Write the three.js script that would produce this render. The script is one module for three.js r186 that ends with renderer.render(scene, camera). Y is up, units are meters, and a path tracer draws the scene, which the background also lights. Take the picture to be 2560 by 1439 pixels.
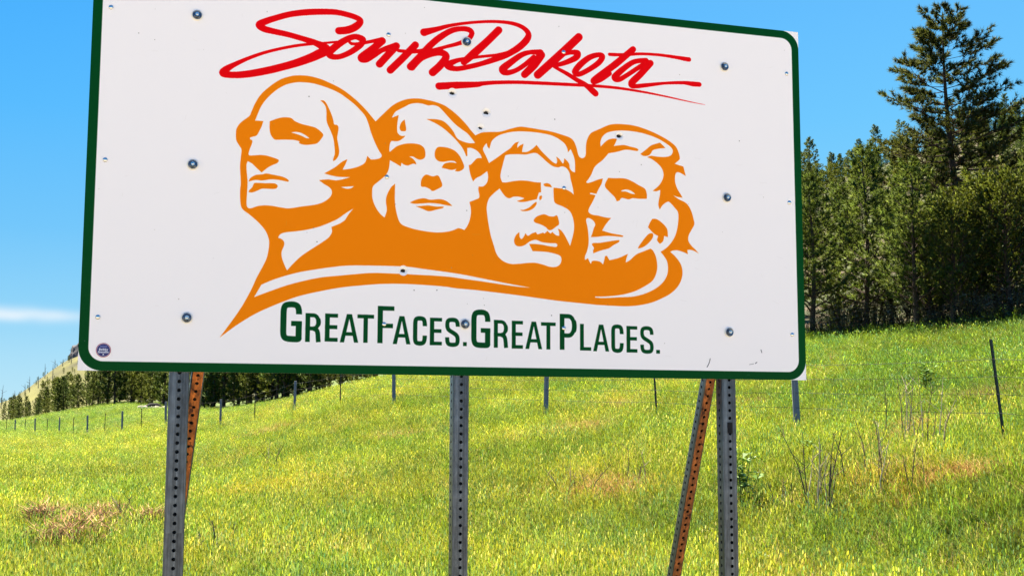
import * as THREE from 'three';
import { mergeGeometries } from 'three/addons/utils/BufferGeometryUtils.js';
import { ImprovedNoise } from 'three/addons/math/ImprovedNoise.js';

// ------------------------------------------------------------------ camera, sky, sun, exposure
const F = 2953.9, CX = 1280, CY = 719.5;            // focal length and centre in pixels of the 2560 x 1439 photograph
const SIGN_W = 2.3358, SIGN_H = 1.2192, SIGN_Y = 1.75;
const EXPOSURE = 3.8;
const scene = new THREE.Scene();
const camera = new THREE.PerspectiveCamera(2 * Math.atan(CY / F) * 180 / Math.PI, 2560 / 1439, 0.1, 6000);
const CAM = new THREE.Vector3(-0.95123, SIGN_Y - 0.12909, 3.57169);
const YAW = 16.7013 * Math.PI / 180, PITCH = 6.25296 * Math.PI / 180, ROLL = 0.1751 * Math.PI / 180;
camera.position.copy(CAM);
camera.rotation.set(PITCH, -YAW, ROLL, 'YXZ');
camera.updateMatrixWorld(true);
scene.add(camera);

function rayDir(px, py) { return new THREE.Vector3((px - CX) / F, -(py - CY) / F, -1).normalize().applyQuaternion(camera.quaternion); }
const sm = (a, b, x) => { const t = Math.min(1, Math.max(0, (x - a) / (b - a))); return t * t * (3 - 2 * t); };
const lerp = (a, b, t) => a + (b - a) * t;
function rng(seed) { let a = seed >>> 0; return () => { a = (a + 0x6D2B79F5) | 0; let t = Math.imul(a ^ (a >>> 15), 1 | a); t = (t + Math.imul(t ^ (t >>> 7), 61 | t)) ^ t; return ((t ^ (t >>> 14)) >>> 0) / 4294967296; }; }
const perlin = new ImprovedNoise();
const nz = (x, y, z = 0.5) => perlin.noise(x, y, z);
const fbm = (x, y, z = 0.5) => nz(x, y, z) + 0.5 * nz(x * 2.1, y * 2.1, z + 7.3) + 0.25 * nz(x * 4.3, y * 4.3, z + 3.1);

// sky: clear deep blue air paling to the horizon, with a few thin low clouds
{
  const w = 2048, h = 1024, data = new Float32Array(w * h * 4);
  const stops = [[-90, 0.42, 0.68, 0.85], [0, 0.50, 0.78, 0.94], [2.8, 0.37, 0.70, 0.95], [4.7, 0.26, 0.63, 0.95], [8.5, 0.145, 0.535, 0.97], [14, 0.072, 0.465, 1.0], [19, 0.042, 0.405, 1.0], [26, 0.04, 0.35, 0.92], [45, 0.035, 0.25, 0.68], [90, 0.03, 0.19, 0.55]];
  const cd = rayDir(70, 786), cAz = Math.atan2(cd.x, -cd.z), cEl = Math.asin(cd.y);
  for (let j = 0; j < h; j++) for (let i = 0; i < w; i++) {
    const el = ((j + 0.5) / h - 0.5) * 180, az3 = ((i + 0.5) / w - 0.5) * 2 * Math.PI;
    const dx = Math.cos(az3), dz = Math.sin(az3), az = Math.atan2(dx, -dz);
    let k = 0; while (k < stops.length - 2 && el > stops[k + 1][0]) k++;
    const a = stops[k], b = stops[k + 1], t = Math.min(1, Math.max(0, (el - a[0]) / (b[0] - a[0])));
    let c = [1, 2, 3].map(n => lerp(a[n], b[n], t));
    // slightly paler air towards the right-hand side
    const pale = Math.pow(Math.max(0, Math.cos(az - 0.9)), 2) * (1 - sm(25, 70, el));
    c = [c[0] + 0.10 * pale, c[1] + 0.13 * pale, c[2]];
    // thin streak clouds low over the horizon, all the way round
    let cl = 0;
    const streak = (sa, se, wa, we) => { let d = az - sa; while (d > Math.PI) d -= 2 * Math.PI; while (d < -Math.PI) d += 2 * Math.PI; const e = el * Math.PI / 180 - se + 0.006 * d + 0.0012 * nz(az * 60, se * 50); cl += Math.exp(-Math.pow(Math.abs(d) / wa, 3)) * Math.exp(-(e * e) / (we * we)) * (1.0 + 0.45 * nz(az * 45, el * 3)); };
    streak(cAz - 0.045, cEl, 0.085, 0.0046);
    streak(cAz - 1.1, cEl + 0.02, 0.2, 0.008); streak(cAz + 2.4, cEl - 0.01, 0.25, 0.007); streak(cAz - 2.3, cEl + 0.03, 0.22, 0.01);
    cl = Math.min(0.9, cl);
    c = c.map((v, n) => lerp(v, [0.86, 0.94, 1.0][n], cl));
    const o = (j * w + i) * 4;
    data[o] = c[0] / EXPOSURE; data[o + 1] = c[1] / EXPOSURE; data[o + 2] = c[2] / EXPOSURE; data[o + 3] = 1;
  }
  const sky = new THREE.DataTexture(data, w, h, THREE.RGBAFormat, THREE.FloatType);
  sky.mapping = THREE.EquirectangularReflectionMapping; sky.magFilter = THREE.LinearFilter; sky.minFilter = THREE.LinearFilter; sky.needsUpdate = true;
  scene.background = sky; scene.environment = sky;
}
const sun = new THREE.DirectionalLight(0xfff2df, 5);
{
  const el = 56 * Math.PI / 180, hd = YAW - 0.42;
  sun.position.set(Math.sin(hd) * Math.cos(el), Math.sin(el), -Math.cos(hd) * Math.cos(el)).multiplyScalar(200);
  sun.castShadow = true; sun.shadow.mapSize.set(4096, 4096);
  Object.assign(sun.shadow.camera, { left: -130, right: 130, top: 130, bottom: -130, near: 1, far: 600 });
  scene.add(sun, sun.target);
}
const renderer = new THREE.WebGLRenderer({ antialias: true });
renderer.setSize(1024, 575);
renderer.toneMapping = THREE.LinearToneMapping;
renderer.toneMappingExposure = EXPOSURE;
renderer.shadowMap.enabled = true;

// ------------------------------------------------------------------ helpers
const used = {};
function numbered(name) { const n = used[name] || 0; used[name] = n + 1; return n ? `${name}_${String(n).padStart(3, '0')}` : name; }
function tag(o, label, category, group, kind) {
  if (label) o.userData.label = label; if (category) o.userData.category = category;
  if (group) o.userData.group = group; if (kind) o.userData.kind = kind; return o;
}
function mesh(name, geo, mat, parent) { const m = new THREE.Mesh(geo, mat); m.name = parent === scene ? numbered(name) : name; m.castShadow = m.receiveShadow = true; parent.add(m); return m; }
function thing(name, label, category, group, x = 0, y = 0, z = 0) { const g = new THREE.Group(); g.name = numbered(name); g.position.set(x, y, z); scene.add(g); return tag(g, label, category, group); }
function std(r, g, b, rough = 0.8, metal = 0, extra = {}) { return new THREE.MeshStandardMaterial({ color: new THREE.Color().setRGB(r, g, b), roughness: rough, metalness: metal, ...extra }); }
function clean(g) { const o = g.index ? g.toNonIndexed() : g; for (const k of Object.keys(o.attributes)) if (!['position', 'normal', 'uv'].includes(k)) o.deleteAttribute(k); return o; }
function merge(list) { return mergeGeometries(list.map(clean), false); }
function box(w, h, d, x = 0, y = 0, z = 0) { const g = new THREE.BoxGeometry(w, h, d); g.translate(x, y, z); return g; }
function dataTex(w, h, fn, srgb = true, rep) {
  const d = new Uint8Array(w * h * 4);
  for (let j = 0; j < h; j++) for (let i = 0; i < w; i++) { const c = fn(i / w, j / h, i, j), o = (j * w + i) * 4; d[o] = c[0]; d[o + 1] = c[1]; d[o + 2] = c[2]; d[o + 3] = 255; }
  const t = new THREE.DataTexture(d, w, h, THREE.RGBAFormat); t.wrapS = t.wrapT = THREE.RepeatWrapping; t.magFilter = THREE.LinearFilter; t.minFilter = THREE.LinearMipmapLinearFilter; t.generateMipmaps = true;
  if (srgb) t.colorSpace = THREE.SRGBColorSpace; if (rep) t.repeat.set(rep[0], rep[1]); t.needsUpdate = true; return t;
}
// tapered tube through points [[x,y,z,r],...]
function tube(pts, sides = 6) {
  const pos = [], idx = [], up = new THREE.Vector3(0, 1, 0), n = pts.length;
  const P = pts.map(p => new THREE.Vector3(p[0], p[1], p[2]));
  for (let i = 0; i < n; i++) {
    const t = new THREE.Vector3().subVectors(P[Math.min(n - 1, i + 1)], P[Math.max(0, i - 1)]).normalize();
    const a = Math.abs(t.y) > 0.9 ? new THREE.Vector3(1, 0, 0) : up, u = new THREE.Vector3().crossVectors(a, t).normalize(), v = new THREE.Vector3().crossVectors(t, u);
    for (let s = 0; s < sides; s++) { const q = s / sides * 2 * Math.PI; pos.push(P[i].x + (u.x * Math.cos(q) + v.x * Math.sin(q)) * pts[i][3], P[i].y + (u.y * Math.cos(q) + v.y * Math.sin(q)) * pts[i][3], P[i].z + (u.z * Math.cos(q) + v.z * Math.sin(q)) * pts[i][3]); }
  }
  for (let i = 0; i < n - 1; i++) for (let s = 0; s < sides; s++) { const a = i * sides + s, b = i * sides + (s + 1) % sides, c = a + sides, d = b + sides; idx.push(a, b, c, b, d, c); }
  pos.push(P[n - 1].x, P[n - 1].y, P[n - 1].z); const tip = pos.length / 3 - 1; for (let s = 0; s < sides; s++) idx.push((n - 1) * sides + s, (n - 1) * sides + (s + 1) % sides, tip);
  const g = new THREE.BufferGeometry(); g.setAttribute('position', new THREE.Float32BufferAttribute(pos, 3)); g.setIndex(idx);
  const uv = new Float32Array(pos.length / 3 * 2); for (let i = 0; i < pos.length / 3; i++) { uv[2 * i] = (i % sides) / sides; uv[2 * i + 1] = pos[3 * i + 1] * 0.5; } g.setAttribute('uv', new THREE.BufferAttribute(uv, 2));
  g.computeVertexNormals(); return g;
}
// growing triangle soup with vertex colours, for foliage
class Soup {
  constructor() { this.p = []; this.n = []; this.c = []; }
  tri(a, b, c, nrm, col) { this.p.push(...a, ...b, ...c); for (let i = 0; i < 3; i++) { this.n.push(...nrm); this.c.push(...col); } }
  geo() { const g = new THREE.BufferGeometry(); g.setAttribute('position', new THREE.Float32BufferAttribute(this.p, 3)); g.setAttribute('normal', new THREE.Float32BufferAttribute(this.n, 3)); g.setAttribute('color', new THREE.Float32BufferAttribute(this.c, 3)); g.setAttribute('uv', new THREE.Float32BufferAttribute(new Float32Array(this.p.length / 3 * 2), 2)); return g; }
}

// ------------------------------------------------------------------ terrain
function pchip(xs, ys, x) {
  const n = xs.length; if (x <= xs[0]) return ys[0]; if (x >= xs[n - 1]) return ys[n - 1];
  let k = 0; while (x > xs[k + 1]) k++;
  const sl = i => (ys[i + 1] - ys[i]) / (xs[i + 1] - xs[i]);
  const m = i => { if (i === 0) return sl(0); if (i === n - 1) return sl(n - 2); const a = sl(i - 1), b = sl(i); return a * b <= 0 ? 0 : 2 * a * b / (a + b); };
  const h = xs[k + 1] - xs[k], t = (x - xs[k]) / h, t2 = t * t, t3 = t2 * t;
  return (2 * t3 - 3 * t2 + 1) * ys[k] + (t3 - 2 * t2 + t) * h * m(k) + (-2 * t3 + 3 * t2) * ys[k + 1] + (t3 - t2) * h * m(k + 1);
}
const azOf = px => YAW + Math.atan((px - CX) / F);                          // heading, clockwise from -z
function heightAt(px, py, d) { const r = rayDir(px, py); return CAM.y + d * r.y / Math.hypot(r.x, r.z); }
// survey of the ground: bearing of each line, then [distance in metres, where the ground shows in the photograph]
const LINES = [
  [-500, [60, 1118], [126, 1090], [195, 1070], [300, 1062], [420, 1045], [700, 1060]],
  [0, [60, 1122], [126, 1083], [195, 1058], [300, 1050], [420, 1006], [700, 1040]],
  [190, [55, 1126], [92, 1089], [182, 1029], [300, 1022], [420, 890], [700, 960]],
  [312, [50, 1122], [77, 1081], [172, 1014], [300, 1000], [420, 850], [700, 930]],
  [420, [45, 1116], [67, 1066], [100, 1045], [152, 1022], [300, 985], [420, 850], [700, 920]],
  [556, [40, 1118], [58, 1069], [80, 1044], [125, 1027], [300, 960], [420, 830], [700, 900]],
  [739, [34, 1110], [48.4, 1035], [60, 1013], [105, 1002], [300, 930], [420, 800], [700, 850]],
  [853, [31, 1108], [43.7, 1021], [56, 985], [98, 975], [300, 900], [420, 780], [700, 850]],
  [987, [29, 1105], [39.1, 1018], [52, 962], [62, 954], [92, 950], [300, 870], [420, 740], [700, 800]],
  [1165, [26, 1110], [34.6, 1030], [50, 951], [62, 944], [87, 938], [290, 800], [420, 740], [700, 800]],
  [1365, [23, 1125], [30.1, 1046], [47, 934], [75, 915], [280, 700], [420, 700], [700, 760]],
  [1643, [20, 1140], [25.8, 1062], [45, 903], [65, 870], [265, 580], [420, 620], [700, 700]],
  [1990, [17, 1165], [21.6, 1087], [42, 864], [60, 805], [260, 478], [420, 520], [700, 600]],
  [2300, [15.5, 1180], [19, 1108], [41, 840], [60, 772], [260, 388], [420, 450], [700, 560]],
  [2490, [14.5, 1210], [17.6, 1123], [40, 818], [60, 740], [260, 330], [420, 400], [700, 520]],
  [2850, [14, 1215], [16.5, 1135], [38, 785], [60, 700], [260, 265], [420, 330], [700, 450]],
].map(([px, ...l]) => ({ az: azOf(px), d: [0, 11, ...l.map(q => q[0])], y: [0, 0, ...l.map(q => heightAt(px, q[1], q[0]))] }));
const lineAz = LINES.map(l => l.az);
function groundBase(x, z) {
  const dx = x - CAM.x, dz = z - CAM.z, d = Math.hypot(dx, dz); let az = Math.atan2(dx, -dz);
  const lo = lineAz[0], hi = lineAz[lineAz.length - 1];
  const w = az < lo ? sm(lo - 0.9, lo, az) : az > hi ? 1 - sm(hi, hi + 1.0, az) : 1;
  if (w <= 0 || d < 11) return 0;
  const a = Math.min(hi, Math.max(lo, az));
  return w * pchip(lineAz, LINES.map(l => pchip(l.d, l.y, d)), a);
}
const groundY = (x, z) => {
  const d = Math.hypot(x - CAM.x, z - CAM.z), b = groundBase(x, z);
  const s = sm(6, 14, d) * (z < 1 ? 1 : 0);
  return b + s * (0.035 * nz(x * 0.8, z * 0.8) + 0.06 * nz(x * 0.27, z * 0.27, 4.2) * sm(9, 20, d) + sm(60, 150, d) * 0.9 * nz(x * 0.045, z * 0.045, 9.1) * sm(200, 300, d));
};
function polar(px, d) { const a = azOf(px); return [CAM.x + Math.sin(a) * d, CAM.z - Math.cos(a) * d]; }
function onGround(px, py, dMin = 9) {
  const r = rayDir(px, py), hlen = Math.hypot(r.x, r.z); let d = dMin;
  while (d < 400) { const t = d / hlen, x = CAM.x + r.x * t, y = CAM.y + r.y * t, z = CAM.z + r.z * t; if (y <= groundY(x, z)) return { x, y: groundY(x, z), z, d }; d += 0.05; }
  const t = dMin / hlen; return { x: CAM.x + r.x * t, y: 0, z: CAM.z + r.z * t, d };
}
{
  const rad = [0]; for (let d = 1; d < 8; d += 1.5) rad.push(d);
  for (let d = 8; d < 45; d += 0.5) rad.push(d); for (let d = 45; d < 900; d *= 1.022) rad.push(d); rad.push(1400, 3000, 5000);
  const azs = []; for (let a = -Math.PI; a < lineAz[0] - 0.15; a += 0.06) azs.push(a); for (let a = lineAz[0] - 0.15; a < lineAz[lineAz.length - 1] + 0.2; a += 0.0042) azs.push(a); for (let a = lineAz[lineAz.length - 1] + 0.2; a < Math.PI; a += 0.06) azs.push(a);
  const pos = [], uv = [], idx = [], col = [], M = azs.length;
  const meadow = new THREE.Color(), scrub = [0.13, 0.17, 0.035], litter = [0.22, 0.16, 0.075], thatch = [0.24, 0.20, 0.04], pasture = [0.20, 0.32, 0.03], ochre = [0.29, 0.29, 0.06];
  for (const d of rad) for (const a of azs) {
    const x = CAM.x + Math.sin(a) * d, z = CAM.z - Math.cos(a) * d, y = d > 1000 ? groundY(x, z) - 20 : groundY(x, z);
    pos.push(x, y, z); uv.push(x, z);
    const n = fbm(x * 0.22, z * 0.22, 2.2), n2 = fbm(x * 0.06, z * 0.06, 5.5);
    const past = sm(55, 100, d) * (1 - sm(azOf(1000), azOf(1400), a)), ridge = sm(230, 300, d) * (1 - sm(azOf(230), azOf(420), a)), wood = Math.max(0, sm(40, 60, d) * sm(azOf(1250), azOf(1500), a), sm(170, 210, d) * (1 - ridge));
    const c = [0, 1, 2].map(k => { let v = thatch[k] * (1 + 0.35 * n); v = lerp(v, pasture[k] * (1 + 0.3 * n2), past); v = lerp(v, lerp(scrub[k], litter[k], sm(-0.1, 0.35, n)) * (1 + 0.4 * n2), wood > 0.3 + 0.5 * n2 ? 1 : 0); return lerp(v, ochre[k] * (1 + 0.6 * fbm(x * 0.09, z * 0.09, 1.2) + 0.5 * nz(x * 0.35, z * 0.35, 3.3)), ridge); });
    col.push(...c);
  }
  for (let i = 0; i < rad.length - 1; i++) for (let j = 0; j < M; j++) { const a = i * M + j, b = i * M + (j + 1) % M, c = a + M, e = b + M; idx.push(a, b, c, b, e, c); }
  const g = new THREE.BufferGeometry(); g.setAttribute('position', new THREE.Float32BufferAttribute(pos, 3)); g.setAttribute('uv', new THREE.Float32BufferAttribute(uv, 2)); g.setAttribute('color', new THREE.Float32BufferAttribute(col, 3)); g.setIndex(idx); g.computeVertexNormals();
  const R = rng(5), grain = dataTex(512, 512, (u, v) => { const q = 170 + 60 * fbm(u * 24, v * 24, 3.3) + 45 * (R() - 0.5); return [q, q * 0.98, q * 0.9]; }, true, [0.35, 0.35]);
  const m = mesh('ground', g, new THREE.MeshStandardMaterial({ vertexColors: true, map: grain, roughness: 1 }), scene);
  tag(m, 'grassy bank and meadow rising to wooded hills', 'ground', null, 'structure');
}
// unseen highway, with a pale gravel pull-off added to bounce light onto the sign
{
  const R = rng(9), bounceGravel = dataTex(512, 512, (u, v) => { const q = 196 + 34 * fbm(u * 40, v * 40, 1.1) + 56 * (R() - 0.5); return [q, q * 0.95, q * 0.86]; }, true, [0.5, 0.5]);
  const plane = (w, d, x, y, z) => { const g = new THREE.PlaneGeometry(w, d, 1, 1); g.rotateX(-Math.PI / 2); g.translate(x, y, z); const p = g.attributes.position, u = g.attributes.uv; for (let i = 0; i < p.count; i++) u.setXY(i, p.getX(i), p.getZ(i)); return g; };
  tag(mesh('bounce_gravel_shoulder', plane(120, 13.5, 0, 0.012, 8.95), new THREE.MeshStandardMaterial({ map: bounceGravel, color: 0xf4efe6, roughness: 1 }), scene), 'unseen pale crushed stone pull-off added beside the highway to bounce light onto the sign', 'shoulder', null, 'structure');
  const asph = dataTex(512, 512, (u, v) => { const q = 118 + 30 * fbm(u * 50, v * 50, 8.1) + 50 * (R() - 0.5); return [q, q, q * 1.01]; }, true, [0.5, 0.5]);
  tag(mesh('highway', plane(400, 8.4, 0, 0.016, 19.9), new THREE.MeshStandardMaterial({ map: asph, roughness: 0.95 }), scene), 'grey two lane asphalt highway', 'road', null, 'structure');
  const lines = []; for (const z of [16.1, 23.7]) lines.push(plane(400, 0.12, 0, 0.02, z));
  tag(mesh('road_edge_line', merge(lines), std(0.7, 0.7, 0.68, 0.8), scene), 'white edge lines painted along the highway', 'road marking', null, 'structure');
}

// ------------------------------------------------------------------ the sign
const PXM = 2048 / SIGN_W, CW = 2048, CH = Math.round(SIGN_H * PXM);
// photograph pixel -> point on the sign face -> canvas pixel
function toFace(px, py) { const r = rayDir(px, py), t = -CAM.z / r.z; return [CAM.x + r.x * t, CAM.y + r.y * t - SIGN_Y]; }
function toCanvas(px, py) { const p = toFace(px, py); return [(p[0] + SIGN_W / 2) * PXM, (SIGN_H - p[1]) * PXM]; }
const ZOOM = { A: [520, 0, 3.997], B: [1020, 0, 3.2705], C: [560, 180, 3.998], D: [900, 230, 3.997], E: [1160, 300, 3.787], F: [1420, 290, 3.689], G: [520, 500, 3.879], H: [1140, 560, 3.997], T: [680, 740, 2.56] };
function pts(src) {             // "C 12,34 56,78c G ..." ; a trailing c marks a sharp corner
  const out = []; let z = null;
  for (const tok of src.trim().split(/\s+/)) { if (ZOOM[tok]) { z = ZOOM[tok]; continue; } const c = tok.endsWith('c'), v = (c ? tok.slice(0, -1) : tok).split(',').map(Number), q = toCanvas(z[0] + v[0] / z[2], z[1] + v[1] / z[2]); out.push({ x: q[0], y: q[1], c, w: v[2] ? v[2] / z[2] : 0 }); }
  return out;
}
function smoothPath(g, src) {
  const P = pts(src), n = P.length; g.moveTo(P[0].x, P[0].y);
  const tan = i => { if (P[i].c) return [0, 0]; const a = P[(i + n - 1) % n], b = P[(i + 1) % n]; return [(b.x - a.x) / 2, (b.y - a.y) / 2]; };
  for (let i = 0; i < n; i++) {
    const a = P[i], b = P[(i + 1) % n], L = Math.hypot(b.x - a.x, b.y - a.y);
    const fit = t => { const l = Math.hypot(t[0], t[1]); const k = l > 1.3 * L ? 1.3 * L / l : 1; return [t[0] * k, t[1] * k]; };
    const ta = fit(tan(i)), tb = fit(tan((i + 1) % n)); g.bezierCurveTo(a.x + ta[0] / 3, a.y + ta[1] / 3, b.x - tb[0] / 3, b.y - tb[1] / 3, b.x, b.y);
  }
  g.closePath();
}
function fill(g, col, src) { g.fillStyle = col; g.beginPath(); smoothPath(g, src); g.fill(); }
function brush(g, col, src, open = true, weight = 1) {
  const P = pts(src), n = P.length, segs = open ? n - 1 : n; g.fillStyle = col;
  let prev = null;
  for (let i = 0; i < segs; i++) {
    const p = k => open ? P[Math.min(n - 1, Math.max(0, k))] : P[(k + n) % n], a = p(i - 1), b = p(i), c = p(i + 1), d = p(i + 2);
    const cr = (k, t) => 0.5 * (2 * b[k] + (c[k] - a[k]) * t + (2 * a[k] - 5 * b[k] + 4 * c[k] - d[k]) * t * t + (3 * b[k] - a[k] - 3 * c[k] + d[k]) * t * t * t);
    for (let s = 0; s <= 10; s++) {
      const t = s / 10, q = { x: cr('x', t), y: cr('y', t), r: Math.max(0.3, lerp(b.w, c.w, t) / 2 * 1.12 * weight) };
      g.beginPath(); g.arc(q.x, q.y, q.r, 0, 2 * Math.PI); g.fill();
      if (prev) { const l = Math.hypot(q.x - prev.x, q.y - prev.y) || 1, nx = -(q.y - prev.y) / l, ny = (q.x - prev.x) / l; g.beginPath(); g.moveTo(prev.x + nx * prev.r, prev.y + ny * prev.r); g.lineTo(q.x + nx * q.r, q.y + ny * q.r); g.lineTo(q.x - nx * q.r, q.y - ny * q.r); g.lineTo(prev.x - nx * prev.r, prev.y - ny * prev.r); g.closePath(); g.fill(); }
      prev = q;
    }
  }
}
const WHITE = '#f5f2f4', GREEN = '#00421a', RED = '#e60006', ORANGE = '#f08200', TEXTGREEN = '#00441d';
function drawFace() {
  const cv = document.createElement('canvas'); cv.width = CW; cv.height = CH; const g = cv.getContext('2d');
  g.fillStyle = WHITE; g.fillRect(0, 0, CW, CH);
  const rounded = (m, r, col) => { g.fillStyle = col; g.beginPath(); g.moveTo(m + r, m); g.lineTo(CW - m - r, m); g.arc(CW - m - r, m + r, r, -Math.PI / 2, 0); g.lineTo(CW - m, CH - m - r); g.arc(CW - m - r, CH - m - r, r, 0, Math.PI / 2); g.lineTo(m + r, CH - m); g.arc(m + r, CH - m - r, r, Math.PI / 2, Math.PI); g.lineTo(m, m + r); g.arc(m + r, m + r, r, Math.PI, 1.5 * Math.PI); g.closePath(); g.fill(); };
  rounded(0, 0.066 * PXM, GREEN); rounded(0.0268 * PXM, 0.041 * PXM, WHITE);
  // orange emblem: outline, then the light planes, then the features on them
  fill(g, ORANGE, `G 112,1330c 300,1070 410,880 470,750 530,640 570,550 590,440 585,370 550,290 480,210 400,140 340,95 C 165,1330 158,1200 165,1100 158,950 166,850 172,775 150,735 120,680 117,600 130,550 170,500 250,440 270,400 310,310 370,220 460,140 560,75 660,42 750,33 850,40 950,65 1060,110 1150,155 1240,215 1330,290 1420,380 1470,440 D 155,293c 240,210 330,130 420,85 500,67 590,65 700,85 800,115 870,150 960,220 1050,310 1110,385 E 109,145c 170,118 240,113 340,110 430,85 530,63 620,73 720,90 800,103 900,130 1000,165 1040,200 1065,260 1080,320 F 105,375 130,388 155,378 165,345 167,270 180,210 215,155 290,120 370,85 440,73 540,78 640,95 740,130 830,170 920,220 990,275 1020,330 1033,390 1020,410 985,440c 1065,465c 1088,552c 1040,525 1005,518 990,550 990,610 1010,670 1040,720 1057,752c 1010,745 970,728c 1020,765 1080,795 1115,830 1140,880 1160,950 1166,1000 1140,1050 1115,1100 1112,1150 1140,1195 1180,1235 1208,1268c 1160,1240 1120,1232 1102,1235c 1108,1275c 1070,1255 1010,1237 970,1240 945,1252c H 2190,320 2230,370 2255,420 2265,480 2255,550 2220,620 2150,690 2060,740 1950,785 1830,810 1700,820 1560,815 1400,805 1200,785 1000,763 800,735 600,707 400,682 200,658 0,640 G 2300,838 2100,822 1900,812 1700,812 1500,825 1300,845 1100,880 900,925 750,975 600,1035 450,1105 300,1195 200,1265`);
  const W = s => fill(g, WHITE, s), O = s => fill(g, ORANGE, s);
  W(`C 308,485c 330,430 370,340 430,260 520,180 620,125 720,103 800,102 900,115 1000,145 1080,175 1160,215 1230,265 1300,320 1360,380 1410,440 1440,510 1470,610 1510,710 1550,790 1575,830 1560,858 1510,872 1465,873c 1430,837c 1415,890 1390,920 1330,948 1250,968 1183,975c 1210,925 1232,872c 1180,895 1110,950 1050,985 1000,1012c 1080,1035 1150,1047 1260,1050c 1190,1070 1120,1082 1040,1073 948,1080c 1000,1120 1050,1150 1075,1185 1070,1230 1030,1275 960,1312 880,1330 760,1345 690,1357 630,1362 560,1352 480,1337 400,1332 330,1340 270,1360 235,1355 222,1320 228,1200 233,1100 225,1000 222,930 234,890c 275,912 320,955 375,1003c 430,958 470,935 530,908 545,888 535,872 450,842 380,829 300,832 250,832 243,815 255,770 275,720 280,685 258,672c 258,655c 290,645 325,632 350,590 375,540 390,490c 345,487`);
  O(`C 455,492c 500,475 560,457 610,452 670,460 710,492 780,520 850,537 910,555 960,590 990,625 975,660 930,710 880,722 820,727 770,720 748,710c 752,692c 690,677 600,675 510,675 480,650 460,610 453,560`);
  W(`C 668,605c 710,598 760,605 810,630 852,662c 820,660 780,640 720,618`);
  O(`C 960,285c 990,283 1020,310 1050,370 1075,430 1090,480 1100,522 1130,530 1143,560 1135,620 1130,660 1140,720 1150,790 1140,840 1115,875 1090,890c 1090,865 1105,820 1103,750 1090,660 1060,580 1025,495 1022,400 1015,350 990,310`);
  O(`C 243,1095c 260,1060 310,1030 380,1022 420,1013 470,1022 560,1040 620,1062 645,1085 635,1095 560,1080 470,1072 380,1083 310,1078`);
  O(`C 243,1200c 250,1180 280,1150 295,1115 320,1107 400,1110 500,1112 533,1135 520,1162 480,1168 380,1165 330,1185 280,1203`);
  W(`C 1165,1148c 1230,1145 1295,1140c 1270,1160 1220,1165`);
  W(`D 317,257c 350,200 400,170 450,145 500,120 560,110 620,115 680,133 730,130 780,145 820,180 870,235 950,320 1020,375 1080,420 1150,508c 1090,510 1020,490 970,460 930,390 880,330 830,290 760,272 662,270c 750,310 830,360 900,420 960,480 1010,540 1040,590 1060,640c 1072,638c 1072,558c 1110,558 1160,580 1200,620 1218,660c 1170,663 1140,690 1110,722 1087,730c 1095,790 1110,845 1130,893c 1160,860 1210,835 1270,790c 1280,840 1270,900 1235,940 1185,943c 1183,980 1192,1030 1185,1060 1140,1080 1093,1098c 1105,1150 1108,1210 1095,1280 1070,1340 1042,1378c 1010,1365 980,1360 930,1380 870,1395 780,1402 680,1395 570,1375 480,1350 420,1325 390,1290 370,1230 355,1160 347,1080 348,1000 350,915c 310,950 280,1000 262,1050 258,1100 265,1150 265,1190 245,1253c 200,1215 155,1150 125,1070 120,1000 130,940 180,895 240,845 275,800 292,740 297,680c 350,710 407,743c 413,705c 440,725 480,733 530,715 563,725c 550,690 520,660 490,645c 530,645 570,668 610,675 645,655 653,615 640,560 600,527 550,515 490,513 430,520 370,540 330,570 295,600c 292,560 300,510 315,487c 380,490 430,460 452,437c 410,437 380,415 370,380 372,320 385,230c`);
  O(`D 445,275c 455,330 460,375 450,390 410,388 395,360 400,330 415,300`);
  O(`D 745,620 755,575 780,550 830,548 890,560 945,585 990,630 1022,690 1040,740 1030,770 990,792 948,788c 964,766c 915,778 865,768 816,757c 835,722 870,706 920,702 966,711c 945,692 900,687 840,696 790,692 755,665`);
  O(`D 607,905 615,870 640,835 670,825 725,842 770,832 790,845 810,890 820,920 815,945 770,970 725,988 690,965 650,948 612,943`);
  O(`D 498,1103c 560,1075 635,1060 700,1075 780,1070 830,1075 880,1100 922,1138c 860,1130 780,1115 700,1108 620,1113 540,1115`);
  O(`D 557,1140c 610,1138 680,1133 760,1143 836,1143c 830,1157 760,1175 690,1190 620,1165`);
  W(`E 180,280 195,240 215,217c 222,250 240,272c 250,235 265,195 310,155 370,130 450,112 540,107 640,112 740,125 830,145 900,180 950,220 975,260 985,305c 1010,275c 1035,330 1050,390 1052,495c 1025,485 1003,455 998,420 980,390 950,362c 945,400 935,410 905,370 872,345c 882,380 875,412 845,400 800,360 740,300 687,235c 650,270 600,300 550,303c 555,265 565,225c 530,240 505,265c 507,230 522,205c 490,213 465,235 440,265 390,300 320,350 237,407c 210,345`);
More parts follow.
